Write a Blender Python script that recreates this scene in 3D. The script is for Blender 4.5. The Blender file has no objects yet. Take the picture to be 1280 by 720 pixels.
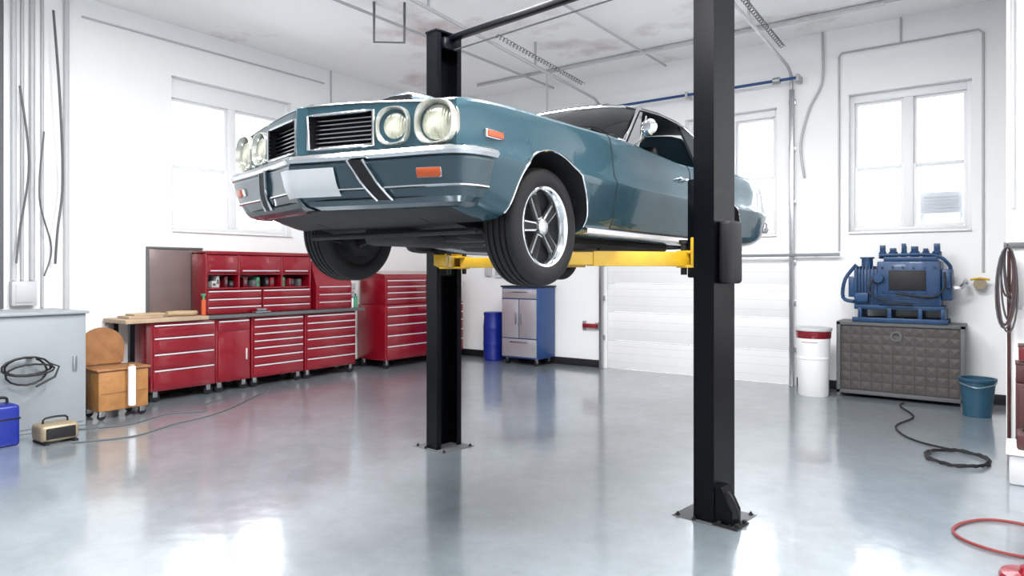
import bpy, bmesh, math, random
from mathutils import Vector, Matrix
random.seed(7)
V=Vector
S=bpy.context.scene
S.view_settings.view_transform='Standard'
COL=S.collection
# ------------------------------------------------------------------ materials
def mat(name,col,rough=.5,metal=0.,coat=0.,var=.08,scale=6.,bump=0.,bscale=40.,emit=None,spec=.5):
    m=bpy.data.materials.new(name); m.use_nodes=True
    nt=m.node_tree; b=nt.nodes['Principled BSDF']
    tc=nt.nodes.new('ShaderNodeTexCoord')
    n=nt.nodes.new('ShaderNodeTexNoise'); n.inputs['Scale'].default_value=scale; n.inputs['Detail'].default_value=4
    nt.links.new(tc.outputs['Object'],n.inputs['Vector'])
    mx=nt.nodes.new('ShaderNodeMix'); mx.data_type='RGBA'
    c=V(col)
    mx.inputs[6].default_value=(*(c*(1-var)),1); mx.inputs[7].default_value=(*[min(1,k) for k in c*(1+var)],1)
    nt.links.new(n.outputs['Fac'],mx.inputs[0]); nt.links.new(mx.outputs[2],b.inputs['Base Color'])
    b.inputs['Roughness'].default_value=rough; b.inputs['Metallic'].default_value=metal
    b.inputs['Coat Weight'].default_value=coat; b.inputs['Coat Roughness'].default_value=.05
    b.inputs['Specular IOR Level'].default_value=spec
    if bump>0:
        n2=nt.nodes.new('ShaderNodeTexNoise'); n2.inputs['Scale'].default_value=bscale
        nt.links.new(tc.outputs['Object'],n2.inputs['Vector'])
        bp=nt.nodes.new('ShaderNodeBump'); bp.inputs['Strength'].default_value=bump; bp.inputs['Distance'].default_value=.01
        nt.links.new(n2.outputs['Fac'],bp.inputs['Height']); nt.links.new(bp.outputs['Normal'],b.inputs['Normal'])
    return m
M={}
M['wall']=mat('white_wall_paint',(.86,.865,.87),.7,var=.03,scale=1.5,bump=.08,bscale=30)
M['nwall']=mat('grey_wall_paint',(.4,.41,.43),.7,var=.03,scale=1.5)
M['ceil']=mat('ceiling_paint',(.80,.79,.78),.8,var=.03,scale=1)
M['paint']=mat('teal_car_paint',(.022,.068,.092),.27,.3,.75,var=.06,scale=2,spec=.3)
M['paint'].node_tree.nodes['Principled BSDF'].inputs['Coat IOR'].default_value=1.45
M['valance']=mat('slate_bumper_paint',(.030,.062,.082),.22,.35,.8,var=.05)
M['chrome']=mat('chrome',(.74,.76,.78),.09,1.,var=.02)
M['steel']=mat('brushed_steel',(.42,.43,.45),.3,1.,var=.08)
M['spoke']=mat('satin_silver',(.56,.57,.59),.25,.9,var=.05)
M['trim']=mat('bright_drawer_trim',(.74,.73,.76),.3,.3,var=.04)
M['dark']=mat('dark_underbody',(.012,.012,.014),.6,.2,var=.3,scale=12)
M['rubber']=mat('tyre_rubber',(.010,.010,.011),.65,var=.15,scale=20,spec=.3)
M['blk']=mat('black_powder_coat',(.001,.0015,.003),.3,0,0,var=.15,spec=.18)
M['blkplastic']=mat('black_plastic',(.010,.010,.012),.5,var=.1,spec=.3)
M['yellow']=mat('yellow_steel_paint',(.64,.38,.015),.4,0,.3,var=.2,scale=10)
M['red']=mat('red_enamel',(.24,.004,.014),.25,.15,.6,var=.08)
M['dred']=mat('deep_red_enamel',(.12,.004,.009),.3,.15,.5,var=.08)
M['drk']=mat('dark_reddish_enamel',(.06,.018,.018),.45,.1,var=.2)
M['wood']=mat('bench_wood',(.42,.31,.21),.5,var=.25,scale=5)
M['brown']=mat('orange_wood',(.34,.155,.045),.5,0,.2,var=.45,scale=9,bump=.3,bscale=20)
M['brown2']=mat('reddish_brown_wood',(.28,.125,.045),.5,0,.2,var=.45,scale=9,bump=.3,bscale=20)
M['grey']=mat('grey_cabinet_paint',(.27,.30,.32),.45,var=.04)
M['lgrey']=mat('light_grey_plastic',(.50,.51,.53),.5,var=.04)
M['cond']=mat('grey_conduit_metal',(.46,.465,.475),.4,.1,var=.1)
M['frame']=mat('window_frame_paint',(.82,.83,.84),.45,var=.02)
M['white']=mat('white_trim_paint',(.83,.84,.85),.45,var=.02)
M['doorw']=mat('white_door_panel',(.80,.805,.81),.28,var=.05,scale=2)
M['doorl']=mat('pale_door_seam',(.58,.59,.60),.4,var=.25,scale=3)
M['blue']=mat('blue_plastic',(.005,.017,.22),.35,var=.1)
M['mblue']=mat('machine_blue_enamel',(.006,.042,.12),.45,.1,.15,var=.6,scale=14)
M['tblue']=mat('teal_blue_plastic',(.015,.07,.12),.45,var=.15)
M['cabblue']=mat('cabinet_blue',(.015,.06,.20),.4,var=.08)
M['silv']=mat('silver_panel',(.42,.40,.44),.3,.5,var=.05)
M['amber']=mat('amber_lens',(.40,.06,.006),.2,0,.6,var=.1)
M['plate']=mat('white_plate',(.62,.65,.67),.35,.2,var=.02)
M['bronze']=mat('brown_backboard',(.22,.165,.16),.3,.3,var=.2,scale=3)
M['gap']=mat('panel_gap',(.004,.004,.005),.8,var=0)
M['softtop']=mat('black_roof_vinyl',(.010,.013,.017),.45,var=.1,bump=.2,bscale=200)
M['seat']=mat('dark_seat_vinyl',(.02,.02,.022),.45,var=.1)
M['redhose']=mat('red_rubber_hose',(.20,.025,.025),.4,var=.1)
M['dhose']=mat('dark_grey_hose',(.05,.045,.05),.45,var=.1)
M['board']=mat('cardboard',(.45,.33,.2),.8,var=.15)
M['tan']=mat('tan_metal',(.30,.24,.16),.4,.3,var=.2)
M['green']=mat('green_label',(.05,.3,.15),.5,var=.1)
M['orange']=mat('orange_red_cloth',(.6,.1,.03),.7,var=.1)
M['ac']=mat('weathered_grey_metal',(.10,.105,.11),.5,var=.1)
M['bezel']=mat('pale_headlight_bezel',(.58,.59,.54),.18,.7,.5,var=.05)
def lens_mat():
    m=mat('headlight_lens',(.62,.64,.52),.08,.1,1.); nt=m.node_tree; b=nt.nodes['Principled BSDF']
    tc=nt.nodes.new('ShaderNodeTexCoord'); n=nt.nodes.new('ShaderNodeTexNoise'); n.inputs['Scale'].default_value=14; n.inputs['Detail'].default_value=1
    nt.links.new(tc.outputs['Object'],n.inputs['Vector'])
    r=nt.nodes.new('ShaderNodeValToRGB'); r.color_ramp.elements[0].color=(.30,.31,.22,1); r.color_ramp.elements[0].position=.35; r.color_ramp.elements[1].color=(.72,.73,.60,1); r.color_ramp.elements[1].position=.6
    nt.links.new(n.outputs['Fac'],r.inputs[0]); nt.links.new(r.outputs[0],b.inputs['Base Color'])
    w=nt.nodes.new('ShaderNodeTexWave'); w.inputs['Scale'].default_value=26; w.inputs['Distortion'].default_value=.5
    nt.links.new(tc.outputs['Object'],w.inputs['Vector'])
    bp=nt.nodes.new('ShaderNodeBump'); bp.inputs['Strength'].default_value=.6; bp.inputs['Distance'].default_value=.01
    nt.links.new(w.outputs['Fac'],bp.inputs['Height']); nt.links.new(bp.outputs['Normal'],b.inputs['Normal'])
    return m
M['cream']=lens_mat()
def glassmat(name,tint,gl):
    m=bpy.data.materials.new(name); m.use_nodes=True; nt=m.node_tree; nt.nodes.clear()
    o=nt.nodes.new('ShaderNodeOutputMaterial'); t=nt.nodes.new('ShaderNodeBsdfTransparent'); g=nt.nodes.new('ShaderNodeBsdfGlossy')
    t.inputs[0].default_value=(*tint,1); g.inputs['Roughness'].default_value=.03
    x=nt.nodes.new('ShaderNodeMixShader'); fr=nt.nodes.new('ShaderNodeFresnel'); fr.inputs[0].default_value=gl
    nt.links.new(fr.outputs[0],x.inputs[0]); nt.links.new(t.outputs[0],x.inputs[1]); nt.links.new(g.outputs[0],x.inputs[2]); nt.links.new(x.outputs[0],o.inputs[0])
    return m
M['glass']=glassmat('window_glass',(.97,.98,.99),1.3)
M['cglass']=glassmat('tinted_car_glass',(.35,.42,.45),1.5)
def floor_mat():
    m=mat('grey_epoxy_floor',(.30,.335,.36),.3,0,1.); nt=m.node_tree; b=nt.nodes['Principled BSDF']
    tc=nt.nodes.new('ShaderNodeTexCoord')
    n=nt.nodes.new('ShaderNodeTexNoise'); n.inputs['Scale'].default_value=.5; n.inputs['Detail'].default_value=9; n.inputs['Roughness'].default_value=.7
    n2=nt.nodes.new('ShaderNodeTexNoise'); n2.inputs['Scale'].default_value=6; n2.inputs['Detail'].default_value=10; n2.inputs['Roughness'].default_value=.75
    for k in (n,n2): nt.links.new(tc.outputs['Object'],k.inputs['Vector'])
    r=nt.nodes.new('ShaderNodeValToRGB'); r.color_ramp.elements[0].position=.33; r.color_ramp.elements[0].color=(.158,.190,.215,1)
    r.color_ramp.elements[1].position=.66; r.color_ramp.elements[1].color=(.245,.285,.315,1)
    nt.links.new(n.outputs['Fac'],r.inputs[0])
    mx=nt.nodes.new('ShaderNodeMix'); mx.data_type='RGBA'; mx.blend_type='MULTIPLY'
    mr=nt.nodes.new('ShaderNodeMapRange'); mr.inputs[1].default_value=.3; mr.inputs[2].default_value=.7; mr.inputs[3].default_value=.84; mr.inputs[4].default_value=1.1
    nt.links.new(r.outputs[0],mx.inputs[6])
    nt.links.new(n2.outputs['Fac'],mr.inputs[0]); nt.links.new(mr.outputs[0],mx.inputs[7]); mx.inputs[0].default_value=1
    nt.links.new(mx.outputs[2],b.inputs['Base Color'])
    rr=nt.nodes.new('ShaderNodeMapRange'); rr.inputs[1].default_value=.3; rr.inputs[2].default_value=.7; rr.inputs[3].default_value=.09; rr.inputs[4].default_value=.17
    nt.links.new(n2.outputs['Fac'],rr.inputs[0]); nt.links.new(rr.outputs[0],b.inputs['Coat Roughness'])
    b.inputs['Roughness'].default_value=.35; b.inputs['Coat IOR'].default_value=2.8
    bp=nt.nodes.new('ShaderNodeBump'); bp.inputs['Strength'].default_value=.07; bp.inputs['Distance'].default_value=.02
    n3=nt.nodes.new('ShaderNodeTexNoise'); n3.inputs['Scale'].default_value=5; nt.links.new(tc.outputs['Object'],n3.inputs['Vector'])
    nt.links.new(n3.outputs['Fac'],bp.inputs['Height']); nt.links.new(bp.outputs['Normal'],b.inputs['Normal']); nt.links.new(bp.outputs['Normal'],b.inputs['Coat Normal'])
    return m
M['floor']=floor_mat()
def ceil_mat():
    m=M['ceil']; nt=m.node_tree; b=nt.nodes['Principled BSDF']
    tc=nt.nodes.new('ShaderNodeTexCoord'); n=nt.nodes.new('ShaderNodeTexNoise'); n.inputs['Scale'].default_value=.4; n.inputs['Detail'].default_value=8; n.inputs['Roughness'].default_value=.6
    nt.links.new(tc.outputs['Object'],n.inputs['Vector'])
    r=nt.nodes.new('ShaderNodeValToRGB'); e=r.color_ramp.elements
    e[0].position=.33; e[0].color=(.54,.44,.43,1); e[1].position=.46; e[1].color=(.90,.895,.895,1)
    nt.links.new(n.outputs['Fac'],r.inputs[0]); nt.links.new(r.outputs[0],b.inputs['Base Color'])
ceil_mat()
M['mesh']=mat('quilted_metal_seam',(.055,.049,.049),.5,.3,var=.2)
M['mesh2']=mat('quilted_metal_tile',(.082,.072,.071),.42,.3,var=.25)
# ------------------------------------------------------------------ geometry
class G:
    def __init__(s): s.bm=bmesh.new(); s.mats=[]
    def mi(s,m):
        m=M[m] if isinstance(m,str) else m
        if m not in s.mats: s.mats.append(m)
        return s.mats.index(m)
    def merge(s,o,m,X=None):
        i=s.mi(m); vm={}
        for v in o.verts: vm[v]=s.bm.verts.new(X@v.co if X else v.co)
        for f in o.faces:
            try: nf=s.bm.faces.new([vm[v] for v in f.verts]); nf.material_index=i; nf.smooth=True
            except ValueError: pass
        o.free(); return s
    def box(s,a,b,m,bev=0.,seg=2,X=None):
        a=V(a);b=V(b); o=bmesh.new(); bmesh.ops.create_cube(o,size=1)
        for v in o.verts: v.co=V(((a[k]+b[k])/2+v.co[k]*abs(b[k]-a[k])) for k in range(3))
        if bev>0: bmesh.ops.bevel(o,geom=o.edges[:],offset=min(bev,.45*min(abs(b[k]-a[k]) for k in range(3))),segments=seg,profile=.5,affect='EDGES')
        return s.merge(o,m,X)
    def cyl(s,p0,p1,r,m,r2=None,seg=20,bev=0.):
        p0=V(p0);p1=V(p1);d=p1-p0; r2=r if r2 is None else r2
        o=bmesh.new(); bmesh.ops.create_cone(o,cap_ends=True,segments=seg,radius1=r,radius2=r2,depth=d.length)
        if bev>0:
            es=[e for e in o.edges if any(len(f.verts)>4 for f in e.link_faces)]
            bmesh.ops.bevel(o,geom=es,offset=bev,segments=2,affect='EDGES')
        X=Matrix.Translation((p0+p1)/2)@d.to_track_quat('Z','Y').to_matrix().to_4x4()
        return s.merge(o,m,X)
    def tube(s,pts,r,m,seg=8,closed=False,smooth=0):
        pts=[V(p) for p in pts]
        if smooth: pts=crom(pts,smooth,closed)
        n=len(pts); o=bmesh.new(); rings=[]; up=None
        for i,p in enumerate(pts):
            if closed: t=(pts[(i+1)%n]-pts[i-1])
            else: t=pts[min(i+1,n-1)]-pts[max(i-1,0)]
            t.normalize()
            if up is None:
                up=V((0,0,1)) if abs(t.z)<.9 else V((1,0,0))
            up=(up-t*up.dot(t)); 
            if up.length<1e-5: up=V((0,1,0))-t*t.y
            up.normalize(); sd=t.cross(up)
            rings.append([o.verts.new(p+(up*math.cos(a)+sd*math.sin(a))*r) for a in [2*math.pi*k/seg for k in range(seg)]])
        for i in range(n if closed else n-1):
            A=rings[i];B=rings[(i+1)%n]
            for k in range(seg): o.faces.new((A[k],A[(k+1)%seg],B[(k+1)%seg],B[k]))
        if not closed: o.faces.new(rings[0]); o.faces.new(rings[-1])
        bmesh.ops.recalc_face_normals(o,faces=o.faces[:])
        return s.merge(o,m)
    def lathe(s,prof,m,X=None,seg=40,closed=False,sq=None):
        o=bmesh.new(); R=[]
        for k in range(seg):
            a=2*math.pi*k/seg; c,d=math.cos(a),math.sin(a)
            row=[]
            for i,(r,z) in enumerate(prof):
                f=1.
                if sq and sq[i]>0:
                    p=2+sq[i]*4; f=1/((abs(c)**p+abs(d)**p)**(1/p))
                row.append(o.verts.new((r*c*f,r*d*f,z)))
            R.append(row)
        n=len(prof)
        for k in range(seg):
            A=R[k];B=R[(k+1)%seg]
            for i in range(n if closed else n-1):
                j=(i+1)%n
                try:o.faces.new((A[i],B[i],B[j],A[j]))
                except ValueError: pass
        bmesh.ops.remove_doubles(o,verts=o.verts[:],dist=1e-5)
        bmesh.ops.recalc_face_normals(o,faces=o.faces[:])
        return s.merge(o,m,X)
    def prism(s,poly,vec,m,bev=0.,X=None):
        o=bmesh.new(); vs=[o.verts.new(V(p)) for p in poly]; f=o.faces.new(vs)
        r=bmesh.ops.extrude_face_region(o,geom=[f]); 
        for e in r['geom']:
            if isinstance(e,bmesh.types.BMVert): e.co+=V(vec)
        bmesh.ops.recalc_face_normals(o,faces=o.faces[:])
        if bev>0: bmesh.ops.bevel(o,geom=o.edges[:],offset=bev,segments=2,affect='EDGES')
        return s.merge(o,m,X)
    def grid(s,rows,m,closed=False,thick=0.):
        o=bmesh.new(); R=[[o.verts.new(V(p)) for p in r] for r in rows]
        for i in range(len(R)-1):
            c=len(R[i])
            for k in range(c if closed else c-1):
                try:o.faces.new((R[i][k],R[i][(k+1)%c],R[i+1][(k+1)%c],R[i+1][k]))
                except ValueError: pass
        bmesh.ops.recalc_face_normals(o,faces=o.faces[:])
        if thick: bmesh.ops.solidify(o,geom=o.faces[:],thickness=thick)
        return s.merge(o,m)
    def ball(s,c,r,m,sc=(1,1,1),seg=20):
        o=bmesh.new(); bmesh.ops.create_uvsphere(o,u_segments=seg,v_segments=seg//2+2,radius=r)
        return s.merge(o,m,Matrix.Translation(V(c))@Matrix.Diagonal((*sc,1)))
def crom(P,n,closed=False):
    out=[];L=len(P)
    for i in range(L if closed else L-1):
        if closed: a,b,c,d=P[i-1],P[i],P[(i+1)%L],P[(i+2)%L]
        else: a,b,c,d=P[max(i-1,0)],P[i],P[i+1],P[min(i+2,L-1)]
        for k in range(n):
            t=k/n
            out.append(.5*((2*b)+(c-a)*t+(2*a-5*b+4*c-d)*t*t+(3*b-a-3*c+d)*t**3))
    if not closed: out.append(P[-1].copy())
    return out
OFF={}
def root(name,label,cat,loc,rot=0,local=False,group=None):
    e=bpy.data.objects.new(name,None); e.empty_display_size=.1; COL.objects.link(e)
    e.location=loc; e.rotation_euler=(0,0,rot); e['label']=label; e['category']=cat
    if group: e['group']=group
    OFF[e]=V((0,0,0)) if local else V(loc)
    return e
def finish(g,name,center,ang=35):
    me=bpy.data.meshes.new(name)
    for v in g.bm.verts: v.co-=center
    g.bm.to_mesh(me); g.bm.free()
    for m in g.mats: me.materials.append(m)
    me.set_sharp_from_angle(angle=math.radians(ang))
    o=bpy.data.objects.new(name,me); COL.objects.link(o); return o
def bb(g):
    xs=[v.co for v in g.bm.verts]
    mn=V((min(c[k] for c in xs) for k in range(3))); mxx=V((max(c[k] for c in xs) for k in range(3))); return mn,mxx
def part(g,name,parent,label=None,ang=35):
    a,b=bb(g); c=(a+b)/2; o=finish(g,name,c,ang)
    o.parent=parent; o.location=c-OFF[parent]; OFF[o]=c
    if label:o['label']=label
    return o
def solo(g,name,label=None,cat=None,kind=None,group=None,ang=35):
    a,b=bb(g); c=V(((a.x+b.x)/2,(a.y+b.y)/2,a.z)); o=finish(g,name,c,ang); o.location=c
    if label:o['label']=label
    if cat:o['category']=cat
    if kind:o['kind']=kind
    if group:o['group']=group
    return o
# ------------------------------------------------------------------ room
XL,YB,XR,YN,ZC=-9.55,10.75,1.3,-3.2,5.2
g=G(); g.box((XL-.3,YN-.3,-.2),(XR+.3,YB+.3,0),'floor'); solo(g,'floor',kind='structure',label='glossy grey epoxy coated concrete floor')
g=G(); g.box((XL-.3,YN-.3,ZC),(XR+.3,YB+.3,ZC+.2),'ceil'); solo(g,'ceiling',kind='structure',label='white painted ceiling with faint brown stains')
def wall(name,along,fixed0,fixed1,a0,a1,holes,lab,m='wall'):
    g=G(); us=sorted({a0,a1,*[h[0] for h in holes],*[h[1] for h in holes]})
    for u0,u1 in zip(us,us[1:]):
        mid=(u0+u1)/2
        hs=sorted([(h[2],h[3]) for h in holes if h[0]<mid<h[1]])
        cur=0
        segs=[]
        for z0,z1 in hs:
            if z0>cur: segs.append((cur,z0))
            cur=z1
        segs.append((cur,ZC))
        for z0,z1 in segs:
            if along=='y': g.box((fixed0,u0,z0),(fixed1,u1,z1),m)
            else: g.box((u0,fixed0,z0),(u1,fixed1,z1),m)
    solo(g,name,kind='structure',label=lab)
LW=(4.96,6.96,2.3,4.48); W2=(-1.86,-.39,2.27,4.24); W3=(-4.3,-2.85,2.27,4.2); GD=(-5.75,-2.68,0,2.02)
wall('wall_left','y',XL-.3,XL,YN-.3,YB+.3,[LW],'white painted wall with a recessed window')
wall('wall_back','x',YB,YB+.3,XL,XR,[W2,W3,GD],'white painted wall with windows and a sectional door')
wall('wall_right','y',XR,XR+.3,YN-.3,YB+.3,[],'plain white painted wall')
wall('wall_near','x',YN-.3,YN,XL,XR,[],'plain grey painted wall','nwall')
PX,PY=-.02,8.0
g=G(); g.box((PX,PY,0),(XR,PY+.2,ZC),'wall',.006); solo(g,'wall_pier',kind='structure',label='white painted wall pier projecting from the side wall')
g=G(); g.box((XL,YN,0),(XL+.02,YB,.13),'blkplastic',.003); solo(g,'baseboard_left',kind='structure')
g=G(); 
for a,b in ((XL+.02,GD[0]-.12),(GD[1]+.12,XR)): g.box((a,YB-.02,0),(b,YB,.13),'blkplastic',.003)
solo(g,'baseboard_back',kind='structure')
def window(n,along,wallpos,outdir,a0,a1,z0,z1,lab,valance=0.):
    r=bpy.data.objects.new('window_%d'%n,None); COL.objects.link(r); r['kind']='structure'; r['label']=lab
    mid=(a0+a1)/2
    P=(lambda a,d,z:(wallpos+outdir*d,a,z)) if along=='y' else (lambda a,d,z:(a,wallpos+outdir*d,z))
    r.location=P(mid,.15,z0); OFF[r]=V(r.location)
    g=G(); fw=.06
    def bx(a,b,c,d,e,f,m='frame',bev=.006):
        p=V(P(a,c,e));q=V(P(b,d,f)); g.box([min(p[k],q[k]) for k in range(3)],[max(p[k],q[k]) for k in range(3)],m,bev)
    bx(a0,a0+fw,.12,.22,z0,z1); bx(a1-fw,a1,.12,.22,z0,z1); bx(a0+fw,a1-fw,.12,.22,z0,z0+fw); bx(a0+fw,a1-fw,.12,.22,z1-fw-valance,z1)
    bx(mid-.06,mid+.06,.12,.22,z0+fw,z1-fw-valance)
    part(g,'window_frame',r)
    zt=z1-fw-valance; zm=z0+fw+(zt-z0-fw)*.47
    for s0,s1 in ((a0+fw,mid-.06),(mid+.06,a1-fw)):
        for q0,q1,d in ((z0+fw,zm+.03,.14),(zm-.03,zt,.175)):
            g=G(); t=.04
            bx(s0,s0+t,d,d+.03,q0,q1); bx(s1-t,s1,d,d+.03,q0,q1); bx(s0+t,s1-t,d,d+.03,q0,q0+t); bx(s0+t,s1-t,d,d+.03,q1-t,q1)
            sash=part(g,'sash',r)
            g=G(); bx(s0+t,s1-t,d+.012,d+.016,q0+t,q1-t,'glass',0); part(g,'pane',sash)
    g=G(); bx(a0+.003,a1-.003,-.04,.12,z0-.03,z0+.0,'white',.008); part(g,'window_sill',r)
window(1,'y',XL,-1,*LW,'white double sash window, deep recess, bright daylight outside',.22)
window(2,'x',YB,1,*W2,'white double sash window, bright daylight outside',.05)
window(3,'x',YB,1,*W3,'white double sash window above the sectional door',.05)
r=root('air_conditioner','pale window air conditioner mounted outside the window','air conditioner',(-.8,YB+.45,2.4))
g=G(); g.box((-1.0,YB+.24,2.5),(-.5,YB+.7,2.80),'lgrey',.015); part(g,'casing',r)
g=G(); g.box((-.96,YB+.236,2.53),(-.54,YB+.24,2.77),'lgrey',.001)
for k in range(5): g.box((-.95,YB+.23,2.54+k*.045),(-.55,YB+.238,2.555+k*.045),'cond')
part(g,'louvre',r)
for x in (-1.0,-.54):
    g=G(); g.box((x,YB+.3,2.30),(x+.04,YB+.36,2.5),'cond'); part(g,'bracket',r)
d=bpy.data.objects.new('door_1',None); COL.objects.link(d); d.location=(-4.2,YB+.06,0); d['kind']='structure'; d['label']='white sectional garage door with flat panels and thin lines'; OFF[d]=V(d.location)
nP=4; ph=2.0/nP
for i in range(nP):
    g=G(); z0=i*ph; g.box((GD[0]+.005,YB+.04,z0+.004),(GD[1]-.005,YB+.09,z0+ph-.004),'doorw',.004)
    for zz in ((.12,.27,.40) if i%2==0 else (.2,.34)): g.box((GD[0]+.01,YB+.0385,z0+zz),(GD[1]-.01,YB+.041,z0+zz+.004),'doorl')
    g.box((GD[0]+.01,YB+.036,z0+ph-.006),(GD[1]-.01,YB+.045,z0+ph+.003),'doorl')
    part(g,'door_panel',d)
def track(name,x,zlift,rise,yend,lab):
    r=root(name,lab,'door track',(x,YB-.06,0))
    g=G(); g.box((x-.03,YB-.09,0),(x+.03,YB-.03,zlift-.3),'steel',.004)
    for z in (.5,1.2,1.8,2.7,3.5,4.2): g.box((x-.05,YB-.03,z),(x+.05,YB,z+.08),'steel',.003)
    part(g,'vertical_rail',r)
    pts=[V((x,YB-.06,zlift-.3)),V((x,YB-.1,zlift-.1)),V((x,YB-.3,zlift))]
    pts=crom(pts,5); pts+= [V((x,yend,zlift+rise))]
    g=G(); g.tube(pts,.024,'cond',seg=6); part(g,'overhead_rail',r)
    for t in (.35,.8):
        g=G(); y=YB-.3+(yend-YB+.3)*t; z=zlift+rise*t
        g.box((x-.015,y-.015,z),(x+.015,y+.015,ZC),'cond',.002)
        part(g,'hanger_strap',r)
    g=G(); pts=[]
    y0,y1=YB-.8,YB-3.2
    for k in range(241):
        t=k/240; y=y0+(y1-y0)*t; z=zlift+rise*((YB-.3-y)/(YB-.3-yend))+.1; a=t*2*math.pi*30
        pts.append((x+.06+.03*math.cos(a),y,z+.03*math.sin(a)))
    g.tube(pts,.006,'ac',seg=4); part(g,'coil_spring',r)
track('door_track',-2.62,4.72,.32,5.2,'galvanised steel door track rising up the wall and overhead')
track('door_track',-5.83,4.72,.32,5.2,'galvanised steel door track beside the sectional door')
g=G(); g.cyl((-5.9,YB-.2,4.55),(-2.5,YB-.2,4.55),.022,'cabblue'); g.cyl((-5.72,YB-.2,4.55),(-5.62,YB-.2,4.55),.07,'steel'); g.cyl((-2.85,YB-.2,4.55),(-2.75,YB-.2,4.55),.05,'steel')
for x in (-5.95,-4.2,-2.5): g.box((x-.02,YB-.23,4.5),(x+.02,YB-.001,4.6),'cond',.003)
solo(g,'torsion_shaft','blue grey steel torsion shaft with cable drums above the door','door hardware')
g=G(); g.box((-6.2,YB-.1,.7),(-5.9,YB-.04,.78),'red',.02); g.box((-6.22,YB-.04,.66),(-6.16,YB,.82),'steel',.004); g.box((-5.96,YB-.05,.68),(-5.9,YB,.8),'steel',.004)
solo(g,'door_latch','red door latch bar on steel brackets','latch')
def pipe(name,pts,r,m,lab,cat='pipe',clips=None,smooth=0,group=None):
    g=G(); g.tube(pts,r,m,seg=10,smooth=smooth)
    if clips:
        for c in clips: g.box(c[0],c[1],'steel',.002)
    return solo(g,name,lab,cat,group=group)
pipe('conduit',[(-6.4,YB-.12,1.95),(-1.95,YB-.12,1.95)],.022,'steel','horizontal steel conduit running above the door',clips=[((-6.3,YB-.12,1.93),(-6.26,YB,1.97)),((-2.3,YB-.12,1.93),(-2.26,YB,1.97))])
pipe('conduit',[(-1.98,YB-.015,2.0),(-1.98,YB-.015,4.8),(-1.95,YB-.015,4.85),(-.32,YB-.015,4.85),(-.27,YB-.015,4.8),(-.27,YB-.015,1.7)],.014,'cond','grey conduit framing the window')
pipe('conduit',[(-1.2,YB-.015,4.87),(-1.2,YB-.015,5.2)],.014,'cond','short grey conduit dropping from the ceiling')
pipe('conduit',[(-2.45,YB-.03,3.1),(-2.5,YB-.03,3.6),(-2.38,YB-.03,4.1),(-2.2,YB-.03,4.5),(-2.2,YB-.03,5.2)],.017,'cond','flexible grey conduit looping down the wall',smooth=5)
for i,(y,r,z0) in enumerate(((2.94,.022,1.27),(3.06,.03,1.6),(3.15,.02,1.6),(3.25,.03,1.6),(3.36,.018,1.27),(3.62,.03,1.2))):
    pipe('conduit',[(XL+r,y,z0),(XL+r,y,ZC)],r,'lgrey' if i in(1,5) else 'ac' if i==0 else 'cond','vertical electrical conduit on the wall',group='vertical conduits on the wall')
pipe('hanging_cable',[(XL+.1,3.45,4.9),(XL+.16,3.5,3.8),(XL+.1,3.55,2.8),(XL+.14,3.48,2.2),(XL+.1,3.47,1.8)],.014,'ac','grey cable hanging loosely along the wall','cable',smooth=8)
pipe('hanging_cable',[(XL+.1,3.1,3.9),(XL+.14,3.18,3.0),(XL+.1,3.1,2.2),(XL+.14,3.05,1.8)],.012,'ac','thin dark cable hanging on the wall','cable',smooth=8)
pipe('hanging_cable',[(XL+.1,3.35,3.4),(XL+.16,3.28,2.6),(XL+.12,3.42,2.0),(XL+.16,3.33,1.65)],.010,'ac','thin dark cable hanging on the wall','cable',smooth=8)
g=G(); g.box((XL,3.02,1.3),(XL+.10,3.28,1.59),'lgrey',.01); g.box((XL+.10,3.06,1.34),(XL+.11,3.24,1.55),'lgrey',.003); solo(g,'electrical_box','light grey electrical box below the conduits','electrical box')
pipe('conduit',[(XL+.015,7.75,5.2),(XL+.015,7.75,3.4)],.014,'lgrey','grey conduit dropping down the wall beside the window')
pipe('conduit',[(XL+.015,3.8,4.95),(XL+.015,7.6,4.95)],.014,'lgrey','grey conduit running along the top of the wall')
pipe('ceiling_hanger',[(-6.65,6.1,5.2),(-6.65,6.1,4.68),(-6.35,6.35,4.68),(-6.35,6.35,5.2)],.018,'ac','U shaped steel hanger bar below the ceiling','hanger')
pipe('ceiling_pipe',[(-6.0,9.2,4.3),(-6.0,9.2,4.9),(-1.2,9.2,4.9),(-1.2,9.2,5.2)],.018,'cond','steel air line running under the ceiling')
pipe('ceiling_pipe',[(-8.0,9.9,5.17),(.9,9.9,5.17)],.025,'lgrey','grey pipe running across under the ceiling')
pipe('ceiling_pipe',[(-6.8,YB-.1,5.1),(-6.8,5.0,5.1)],.02,'cond','grey pipe running lengthwise under the ceiling')
pipe('ceiling_pipe',[(-4.6,YB-.1,5.12),(-4.6,5.3,5.12)],.018,'cond','steel pipe running lengthwise under the ceiling')
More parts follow.
